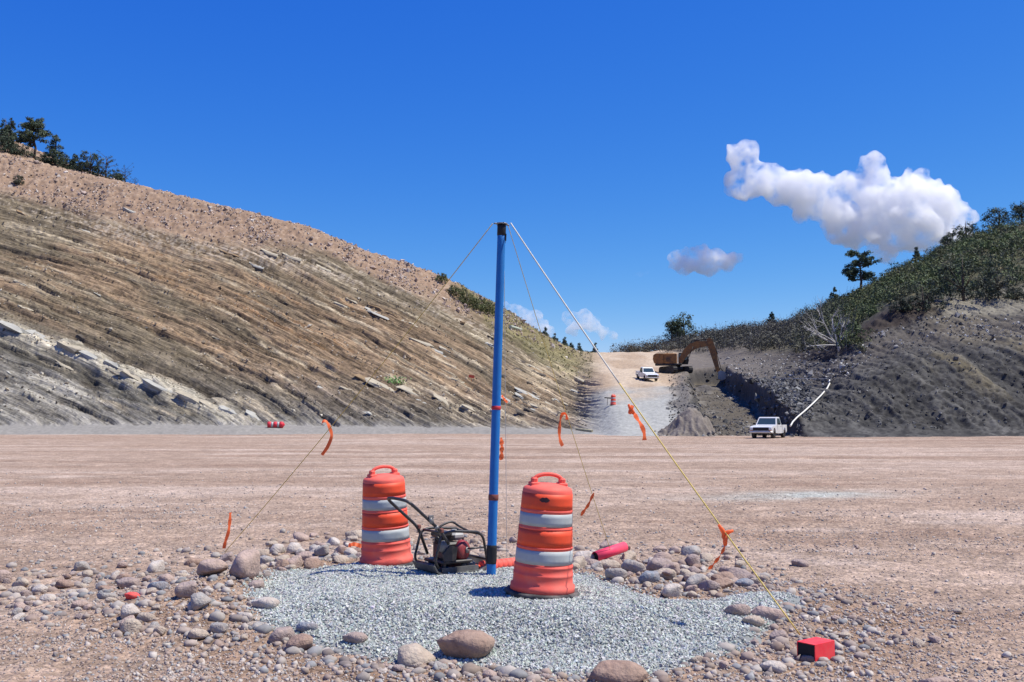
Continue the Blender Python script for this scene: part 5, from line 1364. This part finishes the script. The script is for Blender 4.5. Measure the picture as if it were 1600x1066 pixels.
def tree(name, label, loc, h, w, kind, seed, group=None, lean=0.0, hue=None, cat='tree'):
    rs = np.random.default_rng(seed)
    t = thing(name, label, cat, loc, 0, group)
    tk = MB(); r0 = .035 * h
    top_ = Vector((lean * h, 0, h * .94))
    trunk = [Vector((0, 0, -.3)), top_ * .3 + Vector((rs.normal(0, .02) * h, 0, 0)), top_ * .65 + Vector((rs.normal(0, .02) * h, 0, 0)), top_]
    tk.tube(trunk, [r0, r0 * .8, r0 * .5, r0 * .12], 7)
    cents, rad = [], []
    if kind == 'pine':                   # open irregular crown on a bare lower trunk
        for k in range(36):
            f = rs.uniform(.30, 1.0); an = rs.uniform(0, 6.28); L = w * .5 * (1.15 - .55 * abs(f - .55) * 2) * rs.uniform(.45, 1)
            b = top_ * f; e = b + Vector((math.cos(an) * L, math.sin(an) * L, L * rs.uniform(-.05, .35)))
            tk.tube([b * .985, b.lerp(e, .5) + Vector((0, 0, -.03 * h * .3)), e], [r0 * .35, r0 * .22, r0 * .08], 5)
            for q_ in (.55, .8, 1.0):
                cents.append(b.lerp(e, q_) + Vector((0, 0, .02 * h))); rad.append(rs.uniform(.06, .10) * h)
        cents += [top_ * .98, top_ * .93]; rad += [.07 * h, .09 * h]; per, size, sq = 44, .16 * h / 6, .6
    elif kind == 'cone':
        for k in range(64):
            f = 1 - rs.random() ** .6 * .92; an = rs.uniform(0, 6.28); L = w * .5 * (1 - f) ** .75 * rs.uniform(.55, 1.1) + .05
            b = top_ * f; e = b + Vector((math.cos(an) * L, math.sin(an) * L, -L * .1))
            tk.tube([b, e], [r0 * .22, r0 * .06], 4)
            cents.append(b.lerp(e, .6)); rad.append(.07 * h + .12 * L); cents.append(e); rad.append(.055 * h)
        per, size, sq = 30, .13 * h / 6 + .02, .8
    elif kind == 'sparse':
        for k in range(24):
            f = rs.uniform(.25, 1.0); an = rs.uniform(0, 6.28); L = w * .5 * rs.uniform(.4, 1)
            b = top_ * f; e = b + Vector((math.cos(an) * L, math.sin(an) * L, L * rs.uniform(.2, .9)))
            tk.tube([b * .98, e], [r0 * .3, r0 * .08], 5); cents.append(e); rad.append(.075 * h)
        per, size, sq = 16, .10 * h / 6 + .02, .8
    else:                                # round juniper or oak scrub
        for k in range(48):
            d_ = rs.normal(size=3); d_ /= np.linalg.norm(d_); rr = rs.random() ** .4
            low_ = cat == 'shrub'
            c_ = Vector((d_[0] * w * .45 * rr, d_[1] * w * .45 * rr, h * (.40 if low_ else .50) + d_[2] * h * (.48 if low_ else .43) * rr))
            cents.append(c_); rad.append(rs.uniform(.10, .17) * h)
            if k % 3 == 0: tk.tube([top_ * .25, c_], [r0 * .4, r0 * .1], 4)
        per, size, sq = 44, .12 * h / 5 + .03, .8
    if cat == 'shrub':
        for k in range(16):
            an = k * .39 + rs.uniform(-.2, .2); cents.append(Vector((math.cos(an) * w * .36, math.sin(an) * w * .36, h * rs.uniform(.02, .26)))); rad.append(rs.uniform(.12, .18) * h)
    tk.build('trunk', M_BARK, t)
    cents = np.array([c[:] for c in cents]); rad = np.array(rad)
    g = np.array(hue) * 1.75 if hue is not None else GREENS[rs.integers(0, 4)]
    cols = g * rs.uniform(.65, 1.3, (len(cents), 1))
    V, F, c_ = leaf_cloud(cents, rad, per, size, cols, sq)
    link('crown', np_mesh('crown', V, F, M_LEAF, False, c_), t)
    return t
def tree_px(name, label, px, py_base, py_top, wpx, kind, seed, Y=None, group=None, **k):
    wpx *= 1.3
    h_ = hit(px, py_base)
    if Y is None and h_ is not None: p = h_[0]
    else:
        p = at(px, py_base, Y or 190); p.z = max(drop(p.x, p.y) - .1, p.z - 1.5)
    h = (at(px, py_top, p.y).z - p.z)
    return tree(name, label, p, h, wpx * p.y / F_PX, kind, seed, group, **k)
GL = 'trees on the left ridge'
DK = (.035, .048, .030)
tree_px('juniper_tree', 'dark tree cut by the left edge of the photo on the ridge', 6, 262, 182, 36, 'cone', 1, 196, GL, hue=DK)
tree_px('pine_tree', 'narrow pine at the far left of the ridge behind the edge tree', 16, 225, 182, 22, 'cone', 2, 208, GL, hue=DK)
tree_px('pine_tree', 'tall open-crowned pine with bare trunk on the left ridge', 52, 262, 186, 38, 'pine', 3, 192, GL, hue=(.05, .065, .04))
tree_px('pine_tree', 'dense dark conical pine at the middle of the left ridge row', 86, 270, 207, 38, 'cone', 4, 190, GL, hue=DK)
tree_px('juniper_tree', 'slim dark tree between the conical pine and the round juniper', 116, 276, 238, 18, 'cone', 5, 190, GL, hue=DK)
tree_px('juniper_tree', 'round dark juniper in the left ridge row', 140, 276, 235, 40, 'round', 6, 188, GL, hue=DK)
tree_px('scrub_tree', 'thin sparse scrub tree right of the round juniper', 165, 280, 243, 26, 'sparse', 7, 188, GL, hue=DK)
tree_px('shrub', 'low shrub second from the right end of the left ridge row', 178, 284, 262, 24, 'round', 8, 187, GL, hue=DK, cat='shrub')
tree_px('shrub', 'last low shrub at the right end of the left ridge row', 195, 289, 264, 20, 'sparse', 9, 187, GL, hue=DK, cat='shrub')
tree_px('shrub', 'tiny shrub lone on the crest right of the ridge row', 211, 291, 280, 10, 'sparse', 10, 186, GL, hue=DK, cat='shrub')
tree_px('shrub', 'grey-green shrub below the ridge trees at the far left', 30, 262, 236, 34, 'round', 11, 190, GL, hue=(.10, .10, .06), cat='shrub')
tree_px('shrub', 'tiny dark shrub on the rubble below the left ridge trees', 29, 288, 272, 14, 'round', 12, None, GL, hue=(.06, .06, .04), cat='shrub')
for i, (x, yb, yt, w_) in enumerate([(34, 258, 222, 30), (68, 270, 236, 26), (102, 274, 244, 24), (127, 278, 250, 22), (153, 281, 255, 24), (186, 288, 268, 18), (12, 250, 205, 26)]):
    tree_px('scrub_oak', ['dense scrub oak between the edge tree and the tall pine', 'scrub oak under the tall open pine', 'scrub oak right of the dense conical pine', 'scrub oak hugging the left of the round juniper', 'scrub oak hugging the right of the round juniper', 'little scrub oak between the two low shrubs', 'scrub oak filling the far left corner of the ridge'][i], x, yb, yt, w_, 'round', 90 + i, 189, GL, hue=DK, cat='shrub')
for i, (x, yb, yt, w_) in enumerate([(712, 462, 440, 26), (728, 476, 450, 24), (745, 484, 458, 30), (764, 490, 466, 24), (690, 440, 424, 18)]):
    tree_px('shrub', ['green shrub at the left end of the grassy shoulder', 'green shrub second from the left on the grassy shoulder', 'broad green shrub in the middle of the grassy shoulder', 'green shrub just left of the pole on the grassy shoulder', 'dark shrub on the crest above the grassy shoulder'][i], x, yb, yt, w_, 'round', 20 + i, None, 'shrubs on the grassy shoulder', hue=(.075, .085, .035), cat='shrub')
GR = 'trees on the right hill'
tree_px('pine_tree', 'lone tall pine standing out against the cloud on the right hill', 1344, 446, 393, 42, 'pine', 30, 222, GR, hue=(.035, .05, .028))
tree_px('pine_tree', 'small pine on the skyline left of the lone tall pine', 1303, 472, 446, 16, 'cone', 31, 235, GR, hue=(.04, .055, .03))
tree_px('pine_tree', 'small pine on the skyline above the dead tree', 1206, 506, 486, 18, 'cone', 32, 248, GR, hue=DK)
tree_px('pine_tree', 'tiny conical pine on the skyline right of the lone tall pine', 1432, 398, 384, 12, 'cone', 33, 214, GR, hue=DK)
tree_px('juniper_tree', 'dark round juniper on the skyline nearest the cloud edge', 1510, 372, 342, 34, 'round', 34, 204, GR, hue=DK)
tree_px('juniper_tree', 'smaller round juniper left of the cloud-edge juniper', 1480, 386, 360, 22, 'round', 35, 206, GR, hue=DK)
tree_px('juniper_tree', 'broad dark juniper near the right end of the skyline', 1562, 356, 321, 40, 'round', 36, 199, GR, hue=DK)
tree_px('juniper_tree', 'dark juniper at the right edge of the photo on the skyline', 1596, 338, 310, 26, 'round', 37, 197, GR, hue=DK)
tree_px('oak_tree', 'tallest bushy tree on the central ridge behind the excavator', 1068, 530, 486, 36, 'round', 38, 246, GR, hue=(.045, .06, .03))
tree_px('oak_tree', 'bushy tree beside the tallest one on the central ridge', 1050, 532, 494, 24, 'round', 39, 246, GR, hue=DK)
for i, (x, yb, yt, w_) in enumerate([(1442, 484, 442, 62), (1506, 470, 398, 90), (1560, 466, 420, 60), (1408, 486, 456, 34), (1590, 468, 440, 40)]):
    tree_px('oak_shrub', ['dark oak shrub hanging over the brown bank', 'largest dark oak shrub above the right cut', 'grey-green oak shrub right of the largest one', 'small dark oak shrub at the left end of the brown bank', 'oak shrub at the right edge above the pale cut'][i], x, yb, yt, w_, 'round', 50 + i, None, 'oak shrubs along the top of the right cut', hue=(.028, .036, .024) if i != 2 else (.05, .055, .042), cat='shrub')
for i, (x, yb, yt) in enumerate([(868, 536, 518), (882, 541, 524), (893, 546, 532), (852, 528, 510), (930, 548, 534), (905, 548, 535)]):
    tree_px('pine_tree', ['far dark pine left of the saddle', 'second far dark pine at the saddle', 'low far pine right at the saddle dip', 'far pine highest on the shoulder by the saddle', 'small far pine right of the saddle', 'tiny far pine in the saddle dip'][i], x, yb + 8, yt, 14, 'cone', 70 + i, 262, 'pines by the saddle', hue=(.045, .062, .05))

# dead bleached tree
p = hit(1312, 548)[0]
dt = thing('dead_tree', 'bleached dead tree with bare fanned branches at the foot of the brush', 'tree', p)
tm = MB(); bm_ = MB()
def limb(mb, a, d, L, r, depth, rs):
    pts = [a]; dd = d.normalized()
    for k in range(4):
        dd = (dd + Vector(rs.normal(0, .13, 3)) + Vector((0, 0, .03))).normalized(); pts.append(pts[-1] + dd * L / 4)
    mb.tube(pts, [r, r * .8, r * .6, r * .42, r * .22], 5)
    if depth:
        for k in range(4):
            i = rs.integers(1, 5); nd = (dd + Vector(rs.normal(0, .55, 3))).normalized()
            limb(mb, pts[i], nd, L * rs.uniform(.35, .6), r * .45, depth - 1, rs)
rs = np.random.default_rng(5)
tm.tube([Vector((0, 0, -.4)), Vector((-.1, 0, .4)), Vector((-.3, 0, .9))], [.22, .19, .16], 8)
for dx, dz, L in ((-1.2, .5, 5.2), (-1.0, 1.0, 5.0), (-.6, 1.2, 4.6), (-.1, 1.2, 3.6), (.5, 1.0, 3.2), (-1.3, .15, 4.6), (.9, .8, 2.4)):
    limb(bm_, Vector((-.25, 0, .7)), Vector((dx, rs.normal(0, .25), dz)), L, .12, 2, rs)
tm.build('trunk', M_DEADW, dt); bm_.build('branches', M_DEADW, dt)

# oak brush covering the right hill and the central ridge: one mass
bw = (((right_w > .35) & (VV > 5.06) & (VV < 6.35)) | ((PXC > 962) & (PXC < 1300) & (VV > 5.55) & (VV < 6.5)) | ((PXC > 1042) & (PXC < 1345) & (PY < 551) & (VV < 6.5))) & (PXC < 1720)
idx = np.flatnonzero(bw.ravel())
area_w = np.gradient(TY, axis=0).ravel()[idx] * TY.ravel()[idx]; area_w = np.abs(area_w); area_w /= area_w.sum()
nb = 2300
pk = RNG.choice(idx, nb, p=area_w)
B0 = TP.reshape(-1, 3)[pk]; bpx = PXC.ravel()[pk]
cen_w = (1 - sstep(1230, 1340, bpx))                       # the central ridge is grey leafless thicket
hgt = RNG.uniform(.9, 2.0, nb) * (1 + .45 * cen_w)
cents, rad, cols = [], [], []
pal = np.array([(.105, .14, .055), (.09, .12, .055), (.14, .155, .065), (.115, .12, .075), (.075, .10, .048)])
pc = pal[RNG.integers(0, 5, nb)]
big = fbm(B0[:, 0] * .05, B0[:, 1] * .05, None, 3, 401)
pc = pc * (1 + .5 * big[:, None])
pc = pc * (1 - cen_w[:, None] * .8) + np.array((.115, .105, .095)) * cen_w[:, None] * .8 * RNG.uniform(.6, 1.2, (nb, 1))
for s_ in range(4):
    off = RNG.normal(0, 1, (nb, 3)) * np.array((.75, .75, .25)) * hgt[:, None] * .6
    cents.append(B0 + off + np.array((0, 0, 1)) * (hgt * (.45 + .2 * s_ * .6))[:, None]); rad.append(hgt * RNG.uniform(.45, .75, nb)); cols.append(pc)
cents, rad, cols = np.concatenate(cents), np.concatenate(rad), np.concatenate(cols)
V, F, c_ = leaf_cloud(cents, rad, 36, .155, cols, .8, .1)
o = link('oak_brush', np_mesh('oak_brush', V, F, M_LEAF, False, c_)); tag(o, 'dense dark oak brush covering the right hillside and central ridge', 'brush', kind='stuff')
# bare stems in the central thicket
ns = 900; pk = RNG.choice(idx[(PXC.ravel()[idx] < 1330)], ns); P0 = TP.reshape(-1, 3)[pk]
hh = RNG.uniform(1.5, 4.2, ns); ln = RNG.normal(0, .22, (ns, 2))
w_ = .035
Vt = np.stack([P0 + (-w_, 0, 0), P0 + (w_, 0, 0), P0 + np.stack([ln[:, 0] * hh + w_ * .4, ln[:, 1] * hh, hh], -1), P0 + np.stack([ln[:, 0] * hh - w_ * .4, ln[:, 1] * hh, hh], -1),
               P0 + (0, w_, 0), P0 + (0, -w_, 0), P0 + np.stack([ln[:, 0] * hh, ln[:, 1] * hh - w_ * .4, hh], -1), P0 + np.stack([ln[:, 0] * hh, ln[:, 1] * hh + w_ * .4, hh], -1)], 1)
Fq = (np.array([[0, 1, 2, 3], [4, 5, 6, 7]])[None] + (np.arange(ns) * 8)[:, None, None]).reshape(-1, 4)
sc_ = np.repeat(np.array((.16, .15, .14)) * RNG.uniform(.5, 1.6, (ns, 1)), 8, 0)
o = link('bare_stems', np_mesh('bare_stems', Vt.reshape(-1, 3), Fq, M_LEAF, False, sc_)); tag(o, 'grey leafless stems standing in the brush of the central ridge', 'brush', kind='stuff')
# thin grass on the shoulder of the left hill
gm = np.flatnonzero(((grass > .4) & (PXC < 925) & (VV < 5.5) & (VV > 3)).ravel())
P0 = TP.reshape(-1, 3)[RNG.choice(gm, 900)]
V, F, c_ = leaf_cloud(P0 + (0, 0, .15), np.full(900, .35), 7, .09, np.array((.14, .14, .06)) * RNG.uniform(.6, 1.2, (900, 1)), .5, .6)
o = link('dry_grass', np_mesh('dry_grass', V, F, M_LEAF, False, c_)); tag(o, 'thin green grass on the shoulder of the left hill', 'grass', kind='stuff')

# =====================================================================================
#                                   CLOUDS
# =====================================================================================
def cloud_mat(name, dens, scale, lo=.36, hi=.62):
    m = bpy.data.materials.new(name); m.use_nodes = True; nt = m.node_tree; nt.nodes.clear(); N, L = nt.nodes, nt.links
    out = N.new('ShaderNodeOutputMaterial'); pv = N.new('ShaderNodeVolumePrincipled')
    pv.inputs['Color'].default_value = (.997, .999, 1, 1); pv.inputs['Anisotropy'].default_value = 0.0
    tc = N.new('ShaderNodeTexCoord'); nz = N.new('ShaderNodeTexNoise'); nz.inputs['Scale'].default_value = scale; nz.inputs['Detail'].default_value = 8; nz.inputs['Roughness'].default_value = .66
    L.new(tc.outputs['Object'], nz.inputs['Vector'])
    mr = N.new('ShaderNodeMapRange'); mr.inputs['From Min'].default_value = lo; mr.inputs['From Max'].default_value = hi; mr.inputs['To Max'].default_value = dens
    L.new(nz.outputs['Fac'], mr.inputs['Value']); L.new(mr.outputs[0], pv.inputs['Density']); L.new(pv.outputs[0], out.inputs['Volume'])
    return m
def cloud(label, D, blobs, m, vox, amp, fr, seed):
    Vs, Fs, b = [], [], 0
    for (x, y, r) in blobs:
        c = at(x, y, D); rr = r * D / F_PX
        V = ICO3[0] * rr * np.array((1, .65, 1)) + np.array((c.x, c.y + random.uniform(-.35, .35) * rr, c.z)); Vs.append(V); Fs.append(ICO3[1] + b); b += len(V)
    tmp = link('tmp_cloud', np_mesh('tmp_cloud', np.concatenate(Vs), np.concatenate(Fs)))
    md = tmp.modifiers.new('r', 'REMESH'); md.mode = 'VOXEL'; md.voxel_size = vox
    bpy.context.view_layer.update()
    ev = tmp.evaluated_get(bpy.context.evaluated_depsgraph_get()); me = bpy.data.meshes.new_from_object(ev)
    bpy.data.objects.remove(tmp)
    n = len(me.vertices); co = np.zeros(n * 3); me.vertices.foreach_get('co', co); co = co.reshape(-1, 3); no = np.zeros(n * 3); me.vertices.foreach_get('normal', no); no = no.reshape(-1, 3)
    k = np.abs(fbm(co[:, 0] * fr, co[:, 1] * fr, co[:, 2] * fr, 4, seed, .55))
    co += no * ((.45 - k * 1.6) * amp)[:, None]
    cen = co.mean(0); co -= cen
    me.vertices.foreach_set('co', co.ravel()); me.update()
    tmp = link('tmp_cloud', me); md = tmp.modifiers.new('r', 'REMESH'); md.mode = 'VOXEL'; md.voxel_size = vox * .9
    bpy.context.view_layer.update()
    me = bpy.data.meshes.new_from_object(tmp.evaluated_get(bpy.context.evaluated_depsgraph_get())); bpy.data.objects.remove(tmp)
    me.materials.clear(); me.materials.append(m)
    o = link('cloud', me, None, cen); return tag(o, label, 'cloud', 'clouds in the blue sky')
D = 1600
MC = cloud_mat('cumulus_vapour', .09, .024, .40, .55)
cloud('largest white cumulus cloud behind the right hill crest', D, [(1158, 240, 18), (1172, 236, 10), (1146, 250, 9), (1160, 262, 9), (1150, 292, 20), (1180, 280, 26), (1196, 266, 13), (1215, 290, 24), (1245, 296, 24), (1282, 284, 16), (1275, 312, 34), (1310, 318, 40), (1345, 300, 34), (1362, 262, 18), (1376, 262, 10), (1352, 252, 8), (1362, 282, 18), (1380, 325, 46), (1420, 305, 36), (1440, 290, 22), (1455, 292, 18), (1425, 285, 14), (1462, 322, 34), (1484, 330, 26), (1500, 345, 18), (1510, 350, 8), (1430, 345, 44), (1400, 365, 36), (1350, 350, 32), (1375, 385, 24), (1300, 350, 24), (1330, 370, 16), (1480, 360, 30), (1262, 328, 18), (1385, 400, 14)], MC, 3.0, 26, .026, 411)
MC2 = cloud_mat('thin_cumulus_vapour', .11, .034, .41, .60)
cloud('small white puff of cloud left of the large one', D, [(1058, 408, 14), (1080, 404, 18), (1098, 405, 19), (1118, 408, 16), (1135, 410, 12), (1095, 394, 10), (1145, 405, 7), (1156, 402, 5), (1066, 416, 12), (1105, 416, 14)], MC2, 2.5, 14, .045, 421)
MC3 = cloud_mat('faint_cumulus_vapour', .07, .034, .41, .60)
cloud('low cloud just right of the pole above the left slope', D, [(800, 488, 14), (815, 495, 16), (832, 502, 14), (848, 512, 12), (792, 480, 8), (860, 520, 8), (838, 494, 8)], MC3, 2.5, 12, .045, 431)
cloud('low cloud behind the right rope above the saddle', D, [(890, 500, 12), (908, 505, 16), (925, 508, 16), (942, 518, 12), (915, 495, 10), (955, 525, 8), (898, 512, 12)], MC3, 2.5, 12, .045, 441)
cloud('faintest tiny wisp of cloud in the open sky', D, [(1000, 428, 6), (1012, 426, 5), (990, 430, 4)], cloud_mat('wisp_vapour', .012, .02, .4, .7), 3.0, 3, .05, 451)
